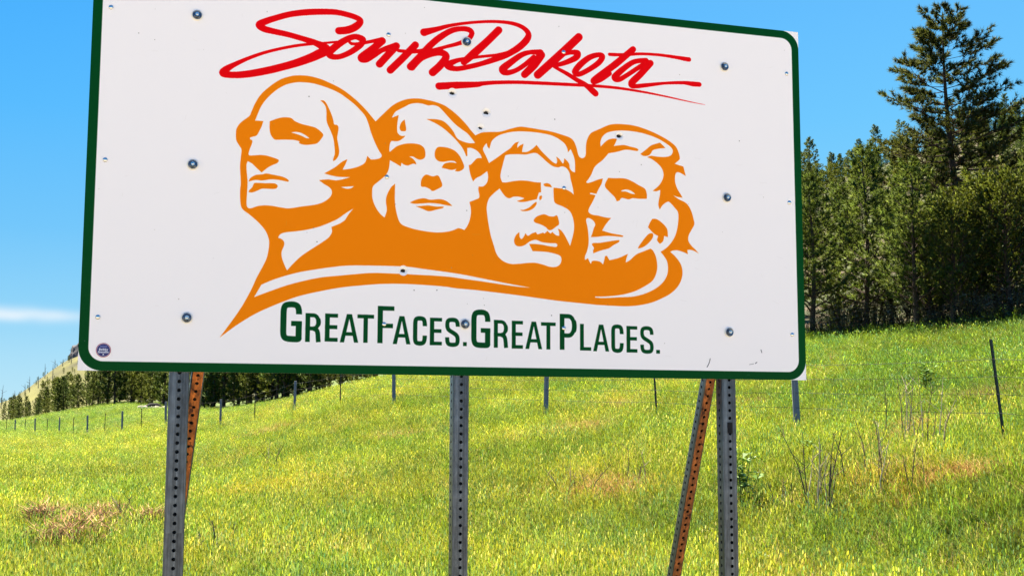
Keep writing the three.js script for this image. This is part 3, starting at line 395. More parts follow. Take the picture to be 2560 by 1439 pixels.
// ------------------------------------------------------------------ fence along the bank
const FENCE = [];
{
  const px = [2507, 1990, 1643, 1365, 1165, 987, 853, 739, 641, 556, 485, 420, 360, 312, 269, 226, 191, 156, 126, 96, 71, 46, 25, 1, -22];
  let [x, z] = polar(px[0], 17.6); FENCE.push([x, z]);
  for (const p of px.slice(1)) { const a = azOf(p), ux = Math.sin(a), uz = -Math.cos(a), qx = x - CAM.x, qz = z - CAM.z, b = qx * ux + qz * uz, c = qx * qx + qz * qz - 25, r = b + Math.sqrt(Math.max(0, b * b - c)); x = CAM.x + ux * r; z = CAM.z + uz * r; FENCE.push([x, z]); }
  const [a, b] = FENCE, dx = a[0] - b[0], dz = a[1] - b[1]; FENCE.unshift([a[0] + dx, a[1] + dz], [a[0] + 0, a[1] + 0]); FENCE.splice(1, 1);   // one more post beyond the right edge
  const fence = thing('barbed_wire_fence', 'barbed wire fence of alternating grey wooden and black steel posts up the grassy bank', 'fence');
  const woodTex = (() => { const R = rng(31); return dataTex(128, 256, (u, v) => { const q = 128 + 40 * nz(u * 30, v * 3, 2.2) + 26 * nz(u * 70, v * 6, 6.2) + 18 * (R() - 0.5); return [q, q * 1.0, q * 1.06]; }, true, [1, 1]); })();
  const wood = new THREE.MeshStandardMaterial({ map: woodTex, color: new THREE.Color().setRGB(0.85, 0.85, 0.95), roughness: 0.95, bumpMap: woodTex, bumpScale: 0.006 }), tmat = std(0.014, 0.018, 0.016, 0.6, 0.2), wmat = std(0.02, 0.02, 0.022, 0.8, 0);
  const tops = [];
  FENCE.forEach(([fx, fz], i) => {
    const R = rng(40 + i), gy = groundY(fx, fz), isT = i % 2 === 1, near = i === 1, lean = near ? [-0.085, 0.02] : i === 3 ? [-0.055, 0] : i === 2 ? [-0.03, 0] : [(R() - 0.5) * 0.05, (R() - 0.5) * 0.05];
    const h = near ? 1.5 : isT ? 1.28 + 0.08 * R() : 1.28 + 0.14 * R(), cosY = Math.cos(YAW), sinY = Math.sin(YAW);
    const ox = lean[0] * cosY + lean[1] * sinY, oz = lean[0] * sinY - lean[1] * cosY;      // lean seen square to the road
    let geo;
    if (isT) { const f = box(0.046, h + 0.4, 0.004, 0, (h - 0.4) / 2, 0), w = box(0.004, h + 0.4, 0.03, 0, (h - 0.4) / 2, -0.017), st = []; for (let k = 0; k < 20; k++) st.push(box(0.012, 0.012, 0.006, 0, 0.1 + k * (h - 0.14) / 20, 0.0045)); geo = merge([f, w, ...st]); }
    else { const r = 0.052 + 0.012 * R(); geo = tube([[0, -0.4, 0, r * 1.06], [0.004 * R(), h * 0.3, 0, r * 1.02], [0, h * 0.7, 0.006 * R(), r], [0, h - 0.012, 0, r * 0.97], [0, h, 0, r * 0.88]], 12); }
    const m = mesh(isT ? 'steel_post' : 'wooden_post', geo, isT ? tmat : wood, fence); m.position.set(fx, gy, fz);
    m.quaternion.setFromUnitVectors(new THREE.Vector3(0, 1, 0), new THREE.Vector3(ox, 1, oz).normalize()); if (isT) m.rotateY(0.4);
    if (near) m.userData.label = 'leaning black steel post'; tops.push({ x: fx, y: gy, z: fz, ox, oz, off: isT ? 0.02 : 0.06 });
  });
  const lev = [1.2, 0.96, 0.72, 0.46];
  for (let w = 0; w < 4; w++) {
    const parts = [];
    for (let i = 0; i < tops.length - 1; i++) {
      const a = tops[i], b = tops[i + 1], R = rng(500 + w * 40 + i), la = lev[w] + (i === 1 ? 0.02 : 0), lb = lev[w] + (i === 0 ? 0.02 : 0), rad = 0.0028;
      const p = []; for (let k = 0; k <= 6; k++) { const t = k / 6, sag = 0.03 * 4 * t * (1 - t) * (0.6 + R() * 0.1); p.push([lerp(a.x + a.ox * la, b.x + b.ox * lb, t) - 0.03, lerp(a.y + la, b.y + lb, t) - sag, lerp(a.z + a.oz * la, b.z + b.oz * lb, t) + 0.05, rad]); }
      parts.push(tube(p, 4));
      if (i < 8) for (let k = 0; k < 34; k++) { const t = (k + R() * 0.3) / 34, j = Math.min(5, Math.floor(t * 6)), u = t * 6 - j, q0 = p[j], q1 = p[j + 1], c = [0, 1, 2].map(n => lerp(q0[n], q1[n], u)), an = R() * 6.28; parts.push(tube([[c[0] - 0.012 * Math.cos(an), c[1] - 0.012 * Math.sin(an), c[2] - 0.004, 0.0013], [c[0] + 0.012 * Math.cos(an), c[1] + 0.012 * Math.sin(an), c[2] + 0.004, 0.0013]], 3)); }
    }
    mesh('barbed_wire', merge(parts), wmat, fence);
  }
}

// ------------------------------------------------------------------ grass
function leafMat(opts = {}) { return new THREE.MeshPhysicalMaterial({ color: 0xffffff, roughness: 0.85, metalness: 0, side: THREE.DoubleSide, transmission: 0.35, thickness: 0, ior: 1.2, specularIntensity: 0.12, ...opts }); }
function tuft(seed, n, hMin, hMax, wid, spread, bend, seedHeads = 0) {
  const R = rng(seed), S = new Soup();
  for (let i = 0; i < n; i++) {
    const a = R() * 6.283, r = Math.sqrt(R()) * spread, bx = Math.cos(a) * r, bz = Math.sin(a) * r, h = lerp(hMin, hMax, R()), f = R() * 6.283, lx = Math.cos(f), lz = Math.sin(f), bd = h * bend * (0.25 + R()), w = wid * (0.6 + 0.8 * R()), sx = -lz * w / 2, sz = lx * w / 2;
    const p = [0, 0.45, 0.8, 1].map(t => [bx + lx * bd * t * t, h * (t - 0.28 * bend * t * t * t) - 0.02, bz + lz * bd * t * t]), nr = [lx * 0.5, 0.75, lz * 0.5], g = R() < 0.16 ? 1.2 + 0.5 * R() : 0.5 + 0.65 * R(), c = [g, g, g * (0.7 + 0.5 * R())];
    const q = (k, s, t) => [p[k][0] + sx * s * t, p[k][1], p[k][2] + sz * s * t];
    S.tri(q(0, -1, 1), q(0, 1, 1), q(1, 1, .9), nr, c); S.tri(q(0, -1, 1), q(1, 1, .9), q(1, -1, .9), nr, c); S.tri(q(1, -1, .9), q(1, 1, .9), q(2, 0, 1), nr, c); S.tri(q(2, -.6, 1), q(2, .6, 1), p[3], nr, c);
    if (R() < seedHeads) { const e = p[3]; for (let k = 0; k < 3; k++) { const o = 0.012 * k, s = 0.006; S.tri([e[0] - s, e[1] - o, e[2]], [e[0] + s, e[1] - o, e[2] + s], [e[0] + lx * 0.01, e[1] + 0.022 - o, e[2]], nr, c); } }
  }
  return S.geo();
}
{
  const G = [tuft(1, 19, 0.15, 0.40, 0.0068, 0.10, 0.7), tuft(2, 15, 0.22, 0.52, 0.006, 0.09, 0.55, 0.5), tuft(3, 20, 0.10, 0.27, 0.0068, 0.12, 0.9), tuft(4, 17, 0.14, 0.38, 0.0058, 0.11, 1.1)];
  const lists = [[], [], [], []], R = rng(1234);
  const fresh = [[0.13, 0.22, 0.012], [0.20, 0.28, 0.012], [0.28, 0.33, 0.018], [0.11, 0.23, 0.06], [0.25, 0.32, 0.025], [0.12, 0.22, 0.03]], dry = [[0.46, 0.32, 0.09], [0.36, 0.21, 0.06], [0.55, 0.43, 0.15]], straw = [[0.40, 0.41, 0.03], [0.34, 0.37, 0.025], [0.46, 0.43, 0.09]];
  const near = [];                                     // spots of dead brown growth
  for (const [px, py, r] of [[190, 1300, 0.75], [115, 1285, 0.45], [285, 1290, 0.5], [370, 1310, 0.35], [1450, 1080, 1.3], [1520, 1240, 1.0], [1560, 1020, 1.2], [2330, 1080, 0.9], [2200, 1110, 0.8], [2470, 1000, 1.2], [1860, 1020, 1.0], [2400, 1200, 0.7], [670, 1085, 1.6], [560, 1180, 0.8], [1000, 1100, 1.1]]) { const p = onGround(px, py); near.push([p.x, p.z, r]); }
  const bare = [[178, 1392, 0.4], [215, 1350, 0.36], [255, 1318, 0.32], [98, 1335, 0.22], [142, 1305, 0.18], [372, 1335, 0.2], [1858, 1270, 0.3], [2318, 985, 0.3], [2022, 1150, 0.15], [2052, 1290, 0.2]].map(([px, py, q]) => { const p = onGround(px, py); return [p.x, p.z, q]; });
  const azLo = azOf(-420), azHi = azOf(2900);
  const place = (d0, d1, count, scale, lo, hi) => {
    for (let i = 0; i < count; i++) {
      const d = Math.sqrt(lerp(d0 * d0, d1 * d1, R())), a = lerp(lo, hi, R()), x = CAM.x + Math.sin(a) * d, z = CAM.z - Math.cos(a) * d;
      if (z > 1.5) continue;
      if (d < 40 && bare.some(b => Math.hypot(x - b[0], z - b[1]) < b[2]) && R() < 0.8) continue;
      const y = groundY(x, z), n1 = fbm(x * 0.32, z * 0.32, 11.1), n2 = fbm(x * 0.9, z * 0.9, 17.7), n3 = nz(x * 0.13, z * 0.13, 3.9);
      let dead = 0; if (d < 60) for (const [sx, sz, r] of near) dead = Math.max(dead, 1 - sm(r * 0.4, r, Math.hypot(x - sx, z - sz)));
      const right = sm(azOf(1500), azOf(2300), a), beyond = sm(18, 26, d) * right;
      let v, pal; const q = R();
      if (q < dead * 0.75 || q < 0.05 + 0.16 * sm(0.25, 0.7, n1) + 0.05 * right) { v = 3; pal = dry; }
      else if (0.6 * n1 + 0.4 * n2 + 0.25 * (1 - right) - 0.4 * beyond + (R() - 0.5) * 1.6 > 0.38) { v = R() < 0.4 ? 1 : R() < 0.5 ? 0 : 2; pal = R() < 0.45 ? straw : fresh; }
      else { v = R() < 0.55 ? 0 : R() < 0.6 ? 2 : 1; pal = fresh; }
      const c = pal[Math.floor(R() * pal.length)], k = (0.8 + 0.4 * R()) * (1 + 0.3 * n3) * (1 + 0.16 * n1), gr = 1 + 0.2 * n2 - 0.16 * n1;
      lists[v].push([x, y, z, scale * (0.75 + 0.5 * R()) * (beyond > 0 ? 1 + 0.35 * beyond : 1), R() * 6.283, (R() - 0.5) * 0.3, c[0] * k * (2 - gr) * (1 - 0.25 * beyond) * (1 - 0.25 * sm(60, 110, d)), c[1] * k * (1 - 0.12 * beyond) * (1 - 0.1 * sm(60, 110, d)), c[2] * k]);
    }
  };
  place(8.5, 14, 17000, 0.8, azLo, azHi); place(14, 21, 30000, 0.85, azLo, azHi); place(21, 31, 36000, 1, azLo, azHi); place(31, 47, 42000, 1.2, azLo, azHi);
  place(47, 80, 26000, 1.5, azLo, azOf(1500)); place(80, 135, 22000, 2.0, azLo, azOf(800)); place(135, 205, 22000, 3.0, azLo, azOf(520));
  const names = [['green_grass', 'fresh green grass blades covering the roadside bank'], ['seeding_grass', 'tall seeding yellow-green grass standing on the bank'], ['short_grass', 'short dense yellowish grass between the taller blades'], ['dry_grass', 'dry brown and straw coloured dead grass in patches']];
  const D = new THREE.Object3D(), C = new THREE.Color(), mat = leafMat({ vertexColors: true });
  lists.forEach((l, v) => {
    const im = new THREE.InstancedMesh(G[v], mat, l.length); im.name = names[v][0]; im.castShadow = im.receiveShadow = true;
    l.forEach((q, i) => { D.position.set(q[0], q[1], q[2]); D.rotation.set(q[5], q[4], q[5] * 0.7); D.scale.set(q[3], Math.min(q[3], 0.8 + 0.2 * q[3] / 1.6), q[3]); D.updateMatrix(); im.setMatrixAt(i, D.matrix); im.setColorAt(i, C.setRGB(q[6], q[7], q[8])); });
    scene.add(im); tag(im, names[v][1], 'grass', null, 'stuff');
  });
}

// ------------------------------------------------------------------ weeds in the grass
const stalkMat = std(0.20, 0.13, 0.075, 0.9), stalkDark = std(0.075, 0.052, 0.035, 0.9), stalkPale = std(0.50, 0.40, 0.24, 0.9);
function dryWeed(px, py, h, n, spread, seed, label, lean = 0.25) {
  const p = onGround(px, py), R = rng(seed), t = thing('dry_weed', label, 'dry weed', 'dead weed stalks on the bank', p.x, p.y, p.z), mats = [stalkMat, stalkDark, stalkPale];
  for (let i = 0; i < n; i++) {
    const a = R() * 6.283, r = Math.sqrt(R()) * spread, bx = Math.cos(a) * r, bz = Math.sin(a) * r, hh = h * (0.55 + 0.5 * R()), la = R() * 6.283, l = hh * lean * (R() + 0.2), parts = [];
    const q = k => [bx + Math.cos(la) * l * k * k + 0.012 * Math.sin(k * 9 + i), hh * k - 0.04, bz + Math.sin(la) * l * k * k];
    parts.push(tube([0, 0.3, 0.6, 1].map(k => [...q(k), 0.0095 * (1 - 0.65 * k)]), 5));
    for (let b = 0; b < 4; b++) { const k = 0.4 + 0.55 * R(), c = q(k), an = R() * 6.283, bl = hh * 0.22 * R(); parts.push(tube([[...c, 0.0045], [c[0] + Math.cos(an) * bl, c[1] + bl * 0.9, c[2] + Math.sin(an) * bl, 0.002]], 4)); }
    mesh('stalk', merge(parts), mats[Math.floor(R() * 3)], t);
  }
  return t;
}
dryWeed(2052, 1290, 1.0, 9, 0.18, 61, 'clump of dark upright dead stalks below the grey wooden fence post');
dryWeed(2075, 1275, 0.8, 4, 0.35, 62, 'loose dead stalks leaning apart beside the dark upright clump');
dryWeed(2255, 1125, 1.1, 5, 0.25, 63, 'thin blackish dead stalks standing taller than the lowest fence wire', 0.15);
dryWeed(2320, 1140, 1.15, 8, 0.22, 64, 'reddish tangle of dead stalks near the leaning steel post', 0.35);
dryWeed(2160, 1210, 0.95, 5, 0.4, 65, 'pale bent dead stalks rising from rusty grass');
dryWeed(2270, 1240, 0.75, 5, 0.3, 66, 'short dead stalks in greener grass below the reddish tangle');
dryWeed(1440, 1260, 0.6, 5, 0.3, 67, 'branched dark dead stalks between the middle and right sign posts', 0.5);
dryWeed(1605, 1215, 0.6, 4, 0.2, 68, 'single-file dead stalks close to the leaning brace');
dryWeed(1965, 1290, 0.5, 4, 0.15, 69, 'small dead stalks beside the right sign post');
dryWeed(680, 1180, 0.7, 6, 0.4, 70, 'greyish dead twigs right of the left sign post', 0.5);
dryWeed(325, 1310, 0.5, 5, 0.3, 71, 'sparse dead stalks just left of the left sign post', 0.4);
dryWeed(530, 1400, 0.5, 6, 0.25, 72, 'dark dead stalks at the foot of the slope right of the left sign post', 0.3);
function deadClump(px, py, w, h, seed, label) {
  const p = onGround(px, py), R = rng(seed), t = thing('dead_grass_clump', label, 'dead grass', 'collapsed clumps of dead grass', p.x, p.y, p.z), S = new Soup();
  const cols = [[0.30, 0.165, 0.075], [0.19, 0.10, 0.05], [0.42, 0.28, 0.14], [0.11, 0.06, 0.035]];
  for (let i = 0; i < 900; i++) {
    const a = R() * 6.283, r = Math.sqrt(R()) * w * 0.5, bx = Math.cos(a) * r * 1.25, bz = Math.sin(a) * r, f = R() * 6.283, lx = Math.cos(f), lz = Math.sin(f), hh = h * (0.25 + 0.75 * R()) * (1 - 0.5 * r / w), wd = 0.004 + 0.005 * R(), c = cols[Math.floor(R() * 4)], l = hh * (0.25 + 0.7 * R()), gy = groundY(p.x + bx, p.z + bz) - p.y;
    const A = [bx, gy, bz], B = [bx + lx * l * 0.4, gy + hh * 0.75, bz + lz * l * 0.4], E = [bx + lx * l, gy + hh * (0.5 + 0.5 * R()), bz + lz * l], sx = -lz * wd, sz = lx * wd, nr = [lx * 0.4, 0.85, lz * 0.4];
    S.tri([A[0] - sx, A[1], A[2] - sz], [A[0] + sx, A[1], A[2] + sz], B, nr, c); S.tri([B[0] - sx, B[1], B[2] - sz], [B[0] + sx, B[1], B[2] + sz], E, nr, c);
  }
  mesh('blades', S.geo(), leafMat({ vertexColors: true, transmission: 0.15 }), t); return t;
}
deadClump(178, 1392, 0.72, 0.66, 81, 'tallest reddish brown clump of collapsed dead grass');
deadClump(215, 1350, 0.66, 0.58, 82, 'brown clump of dead grass adjoining the tallest one');
deadClump(255, 1318, 0.6, 0.5, 86, 'arching brown clump of dead grass between the tallest one and the left sign post');
deadClump(98, 1335, 0.36, 0.6, 83, 'narrow upright brown clump of dead grass');
deadClump(142, 1305, 0.36, 0.36, 84, 'low straw-brown clump between the narrow and the tallest one');
deadClump(372, 1335, 0.4, 0.5, 85, 'small brown clump of dead grass beside the left sign post');
const leafGreen = leafMat({ vertexColors: true, roughness: 0.45, transmission: 0.3, specularIntensity: 0.6 });
function leafyPlant(px, py, h, n, size, seed, label) {
  const p = onGround(px, py), R = rng(seed), t = thing('leafy_plant', label, 'plant', 'leafy green plants in the grass', p.x, p.y, p.z), st = [], S = new Soup();
  for (let i = 0; i < n; i++) {
    const a = i / n * 6.283 + R(), hh = h * (0.6 + 0.45 * R()), l = h * 0.28 * R(), pt = k => [Math.cos(a) * l * k, hh * k - 0.03, Math.sin(a) * l * k]; st.push(tube([[...pt(0), 0.006], [...pt(0.5), 0.0045], [...pt(1), 0.002]], 5));
    for (let k = 0; k < 9; k++) {
      const q = pt(0.3 + 0.7 * (k + R()) / 9), f = R() * 6.283, L = size * (0.6 + 0.7 * R()), w = L * 0.42, lx = Math.cos(f), lz = Math.sin(f), up = 0.15 + 0.35 * R(), g = 0.8 + 0.4 * R(), c = [0.14 * g, 0.26 * g, 0.03 * g];
      const m = [q[0] + lx * L * 0.5, q[1] + L * up * 0.55, q[2] + lz * L * 0.5], e = [q[0] + lx * L, q[1] + L * up * 0.5, q[2] + lz * L], s = [-lz * w / 2, 0.012, lx * w / 2], nr = [-lx * up, 1, -lz * up];
      S.tri(q, [m[0] + s[0], m[1] + s[1], m[2] + s[2]], m, nr, c); S.tri(q, m, [m[0] - s[0], m[1] + s[1], m[2] - s[2]], nr, c); S.tri([m[0] + s[0], m[1] + s[1], m[2] + s[2]], e, m, nr, c); S.tri(m, e, [m[0] - s[0], m[1] + s[1], m[2] - s[2]], nr, c);
    }
  }
  mesh('stems', merge(st), std(0.07, 0.08, 0.03, 0.8), t); mesh('leaves', S.geo(), leafGreen, t); return t;
}
leafyPlant(1858, 1275, 0.78, 9, 0.16, 91, 'broad-leaved green plant beside the right sign post');
leafyPlant(2318, 985, 0.75, 8, 0.18, 92, 'bright leafy plant beyond the fence wires');
leafyPlant(2022, 1150, 0.34, 4, 0.14, 93, 'small bright sprout above the dark dead stalks');
leafyPlant(2120, 945, 0.3, 3, 0.1, 94, 'low leafy sprout beyond the fence beside the panel corner');
leafyPlant(1905, 1425, 0.2, 4, 0.09, 95, 'low green rosette at the foot of the right sign post');

// ------------------------------------------------------------------ trees
const barkTex = (() => { const R = rng(55); return dataTex(128, 256, (u, v) => { const q = 120 + 60 * fbm(u * 10, v * 22, 3.7) + 30 * (R() - 0.5); return [q, q * 0.86, q * 0.74]; }, true, [2, 1]); })();
const barkMat = new THREE.MeshStandardMaterial({ map: barkTex, color: new THREE.Color().setRGB(0.30, 0.24, 0.2), roughness: 1, bumpMap: barkTex, bumpScale: 0.02 });
const needleMat = leafMat({ vertexColors: true, transmission: 0.4, roughness: 0.75 });
function burst(S, R, c, dir, len, wid, n, col) {           // a bunch of needles opening along dir
  for (let i = 0; i < n; i++) {
    const v = new THREE.Vector3(dir[0] + (R() - 0.5) * 2.0, dir[1] + (R() - 0.5) * 2.0 + 0.12, dir[2] + (R() - 0.5) * 2.0).normalize(), L = len * (0.65 + 0.5 * R()), s = new THREE.Vector3(R() - 0.5, R() - 0.5, R() - 0.5).cross(v).normalize().multiplyScalar(wid * (0.6 + 0.7 * R()));
    const nr = new THREE.Vector3(v.x * 0.5, v.y * 0.5 + 0.6, v.z * 0.5).normalize(), k = 0.78 + 0.44 * R();
    S.tri([c[0] - s.x, c[1] - s.y, c[2] - s.z], [c[0] + s.x, c[1] + s.y, c[2] + s.z], [c[0] + v.x * L, c[1] + v.y * L, c[2] + v.z * L], [nr.x, nr.y, nr.z], [col[0] * k, col[1] * k, col[2] * k]);
  }
}
// o: h, r (crown radius), base (crown base as a share of h), limbs, prof(t)->0..1, rise(t), twigs, clump, needle, width, per, col, lean
function treeParts(o, seed) {
  const R = rng(seed), S = new Soup(), wood = [], H = o.h, tr = o.trunk || H * 0.016;
  const sway = t => [(o.lean || 0) * t * H + 0.012 * H * Math.sin(t * 5 + seed), 0.010 * H * Math.sin(t * 4.1 + seed * 2)];
  const tp = []; for (let k = 0; k <= 10; k++) { const t = k / 10, s = sway(t); tp.push([s[0], t * H * 0.985 - (k === 0 ? 0.3 : 0), s[1], tr * (1.05 - t) + 0.008 + (k === 0 ? tr * 0.3 : 0)]); }
  const trunk = tube(tp, 8);
  const leader = (fx, fy, fz, d, L) => { for (let k = 0; k < o.tip; k++) { const u = k / o.tip; burst(S, R, [fx + d[0] * L * u, fy + d[1] * L * u, fz + d[2] * L * u], d, o.needle, o.width, o.per, tone()); } };
  const tone = () => { const q = R(), c = o.col, w = o.warm || 0.4, k = 0.75 + 0.5 * R(); return [c[0] * k * (1 + w * q), c[1] * k * (1 + 0.25 * w * q), c[2] * k]; };
  { const s = sway(0.93); leader(s[0], H * 0.93, s[1], [0, 1, 0], H * 0.065); }
  for (let i = 0; i < o.limbs; i++) {
    const u = (i + R() * 0.8) / o.limbs, t = o.base + (1 - o.base) * Math.pow(u, o.pow || 0.9) * 0.97, az = i * 2.39996 + R() * 0.9, pr = o.prof((t - o.base) / (1 - o.base)), L = o.r * pr * (0.62 + 0.5 * R()) * (R() < 0.12 ? 0.5 : 1) * (o.side ? 1 + o.side * Math.cos(az - o.sideAz) : 1); if (L < 0.05 * o.r) continue;
    const s = sway(t), rise = o.rise(t) + (R() - 0.5) * 0.25, dx = Math.cos(az), dz = Math.sin(az), y0 = t * H;
    const at = q => [s[0] + dx * L * q + 0.05 * L * Math.sin(q * 4 + i), y0 + L * (rise * q + (o.curl || 0.25) * q * q - (o.droop || 0) * q), s[1] + dz * L * q + 0.05 * L * Math.cos(q * 3.3 + i)];
    const lr = Math.max(0.006, tr * 0.33 * (1.1 - t) * (L / o.r + 0.3));
    wood.push(tube([0, 0.35, 0.7, 1].map(q => [...at(q), lr * (1 - 0.82 * q)]), 5));
    const nt = Math.max(2, Math.round(o.twigs * (0.35 + L / o.r)));
    for (let k = 0; k < nt; k++) {
      const q = (o.bare || 0.25) + (1 - (o.bare || 0.25)) * (k + R()) / nt, c = at(Math.min(1, q)), ta = az + (k % 2 ? 1 : -1) * (0.35 + 0.9 * R()), tl = (o.twigLen || 0.3) * L * (1.15 - q * 0.8) * (0.6 + 0.7 * R()) + 0.03 * o.r, td = [Math.cos(ta), 0.25 + 0.5 * R() + (o.twigUp || 0), Math.sin(ta)], e = [c[0] + td[0] * tl, c[1] + td[1] * tl * 0.8, c[2] + td[2] * tl];
      if (o.wood !== 0) wood.push(tube([[...c, lr * 0.34], [...e, 0.004]], 3));
      for (let m = 0; m < o.clump; m++) { const f = o.clump === 1 ? 1 : (0.35 + 0.65 * (m + R() * 0.6) / o.clump), j = o.needle * 0.3; burst(S, R, [lerp(c[0], e[0], f) + (R() - 0.5) * j, lerp(c[1], e[1], f) + (R() - 0.5) * j, lerp(c[2], e[2], f) + (R() - 0.5) * j], td, o.needle, o.width, o.per, tone()); }
    }
    const e = at(1); burst(S, R, e, [dx, 0.5, dz], o.needle * 1.05, o.width, o.per, tone());
  }
  return { trunk, branches: merge(wood), crown: S.geo() };
}
function plantTree(name, parts, label, category, group, x, z, scale = 1, turn = 0, sy = 1) {
  const t = thing(name, label, category, group, x, groundY(x, z), z); t.rotation.y = turn; t.scale.set(scale, scale * sy, scale);
  mesh('trunk', parts.trunk, barkMat, t); mesh('branches', parts.branches, barkMat, t); mesh('crown', parts.crown, needleMat, t); return t;
}
const cone = t => Math.pow(1 - t, 0.75) * 0.92 + 0.08, oval = t => Math.sqrt(Math.max(0, Math.sin(Math.PI * (0.16 + 0.8 * t)))) * (1 - 0.3 * t), big = t => (t < 0.3 ? 0.62 + t * 1.25 : Math.pow(1 - (t - 0.3) / 0.7, 0.62)) * 0.97 + 0.05;
const PINE = [0.068, 0.092, 0.012], YOUNG = [0.115, 0.178, 0.022], JUNI = [0.12, 0.165, 0.012];
{   // the tall pine and its second leader
  const p = treeParts({ h: 14.2, r: 4.4, base: 0.1, limbs: 112, prof: big, rise: t => -0.06 + 0.55 * Math.max(0, t - 0.45), curl: 0.26, droop: 0.06, twigs: 15, twigLen: 0.36, clump: 4, needle: 0.29, width: 0.021, per: 14, tip: 9, col: PINE, warm: 0.5, trunk: 0.24, lean: -0.045, bare: 0.3, pow: 0.95, side: 0.12, sideAz: 2.6 }, 7);
  const [x, z] = polar(2408, 61); plantTree('tall_pine', p, 'tall dark long-needled pine towering over the junipers', 'pine tree', null, x, z, 1, 0.6);
}
{   // edge of the wood above the bank
  const young = [4, 9, 15].map((s, i) => treeParts({ h: 6.2, r: 1.75, base: 0.13, limbs: 62, prof: cone, rise: t => 0.12 + 0.55 * t, curl: 0.35, twigs: 9, twigLen: 0.42, clump: 3, needle: 0.19, width: 0.013, per: 13, tip: 10, col: YOUNG, warm: 0.35, trunk: 0.09, bare: 0.2, pow: 1.0 }, s));
  const juni = [5, 11].map(s => treeParts({ h: 4.8, r: 1.55, base: 0.14, limbs: 84, prof: oval, rise: t => 0.45 + 0.6 * t, curl: 0.5, twigs: 11, twigLen: 0.5, twigUp: 0.4, clump: 4, needle: 0.11, width: 0.02, per: 8, tip: 12, col: JUNI, warm: 0.35, trunk: 0.10, bare: 0.25, pow: 0.9 }, s));
  const Y = (px, d, k, v, turn, lab, sy = 1) => { const [x, z] = polar(px, d); plantTree('young_pine', young[v], lab, 'pine tree', 'young pines at the edge of the wood', x, z, k, turn, sy); };
  const J = (px, d, k, v, turn, lab, sy = 1) => { const [x, z] = polar(px, d); plantTree('juniper', juni[v], lab, 'juniper tree', 'junipers at the edge of the wood', x, z, k * 0.84, turn, sy); };
  Y(2296, 42, 0.96, 0, 0.3, 'bright young pine standing forward in front of the tall pine, trunk bare at its foot');
  Y(2172, 45, 1.12, 1, 1.4, 'slender dark young pine with the highest spire of the wood edge beside the panel');
  Y(2036, 44.5, 1.0, 2, 2.6, 'young pine half hidden behind the edge of the sign panel');
  Y(2232, 47, 0.86, 1, 4.0, 'young pine squeezed between the bright one and the dark spired one');
  Y(2105, 48, 0.95, 0, 5.0, 'young pine behind the one at the panel edge');
  Y(1940, 46, 1.05, 1, 0.8, 'young pine standing behind the right end of the panel');
  Y(2362, 47, 0.8, 2, 0.9, 'young pine rising behind the leaning juniper');
  Y(2660, 44, 1.1, 0, 1.9, 'young pine at the far end of the wood edge past the junipers');
  J(2392, 41.5, 1.0, 0, 0.2, 'olive juniper with a dark leaning trunk beside the bright young pine');
  J(2452, 42.5, 1.05, 1, 1.3, 'dense olive juniper right of the dark leaning trunk');
  J(2530, 42, 1.12, 0, 2.2, 'broad olive juniper with black shade under its crown');
  J(2330, 44, 0.9, 1, 3.3, 'small olive juniper tucked behind the bright young pine');
  J(2600, 43, 1.1, 1, 4.4, 'olive juniper beyond the broad shaded one');
  J(2500, 46, 1.15, 1, 5.1, 'tall olive juniper behind the broad shaded one');
  // undergrowth along the foot of the trees
  const bush = [1, 2].map(s => { const R = rng(700 + s), S = new Soup(), w = []; for (let i = 0; i < 26; i++) { const a = R() * 6.283, l = 0.55 * Math.sqrt(R()), hh = 0.5 + 0.7 * R(), e = [Math.cos(a) * l, hh, Math.sin(a) * l]; w.push(tube([[e[0] * 0.15, -0.05, e[2] * 0.15, 0.012], [...e, 0.004]], 4)); for (let k = 0; k < 26; k++) { const f = 0.3 + 0.75 * R(), c = [e[0] * f + (R() - 0.5) * 0.25, e[1] * f + (R() - 0.5) * 0.22, e[2] * f + (R() - 0.5) * 0.25], u = R() * 6.283, L = 0.05 + 0.05 * R(), g = 0.7 + 0.6 * R(), n = new THREE.Vector3(R() - 0.5, 0.9, R() - 0.5).normalize(); const p1 = [c[0] + Math.cos(u) * L, c[1] + (R() - 0.4) * L, c[2] + Math.sin(u) * L], p2 = [c[0] + Math.cos(u + 1.2) * L * 0.7, c[1] + 0.02, c[2] + Math.sin(u + 1.2) * L * 0.7]; S.tri(c, p1, p2, [n.x, n.y, n.z], [0.10 * g, 0.135 * g, 0.022 * g]); } } return { st: merge(w), cr: S.geo() }; });
  const shade = [[2060, 46], [2115, 45.5], [2150, 47], [2190, 46.5], [2270, 46], [2310, 47], [2345, 46], [2410, 45], [2470, 45], [2545, 45], [2080, 50], [2220, 51], [2320, 52], [2430, 50], [2510, 51], [2140, 55], [2280, 57], [2380, 56], [2480, 57], [2550, 56]];
  shade.forEach(([px, d], i) => { const [x, z] = polar(px, d), b = bush[i % 2], t = thing('shade_shrub', 'leafy shrub in the deep shade between the trunks', 'shrub', 'undergrowth inside the wood', x, groundY(x, z), z); t.rotation.y = i * 2.3; t.scale.setScalar(1.2 + 0.5 * ((i * 3) % 5) / 4); mesh('stems', b.st, barkMat, t); mesh('foliage', b.cr, leafGreen, t); });
  const spots = [[2040, 43.5], [2090, 43], [2135, 43.6], [2205, 43.4], [2250, 43], [2330, 41.6], [2360, 42.4], [2425, 41.2], [2480, 40.8], [2520, 40.9], [2560, 41], [2590, 41.2]];
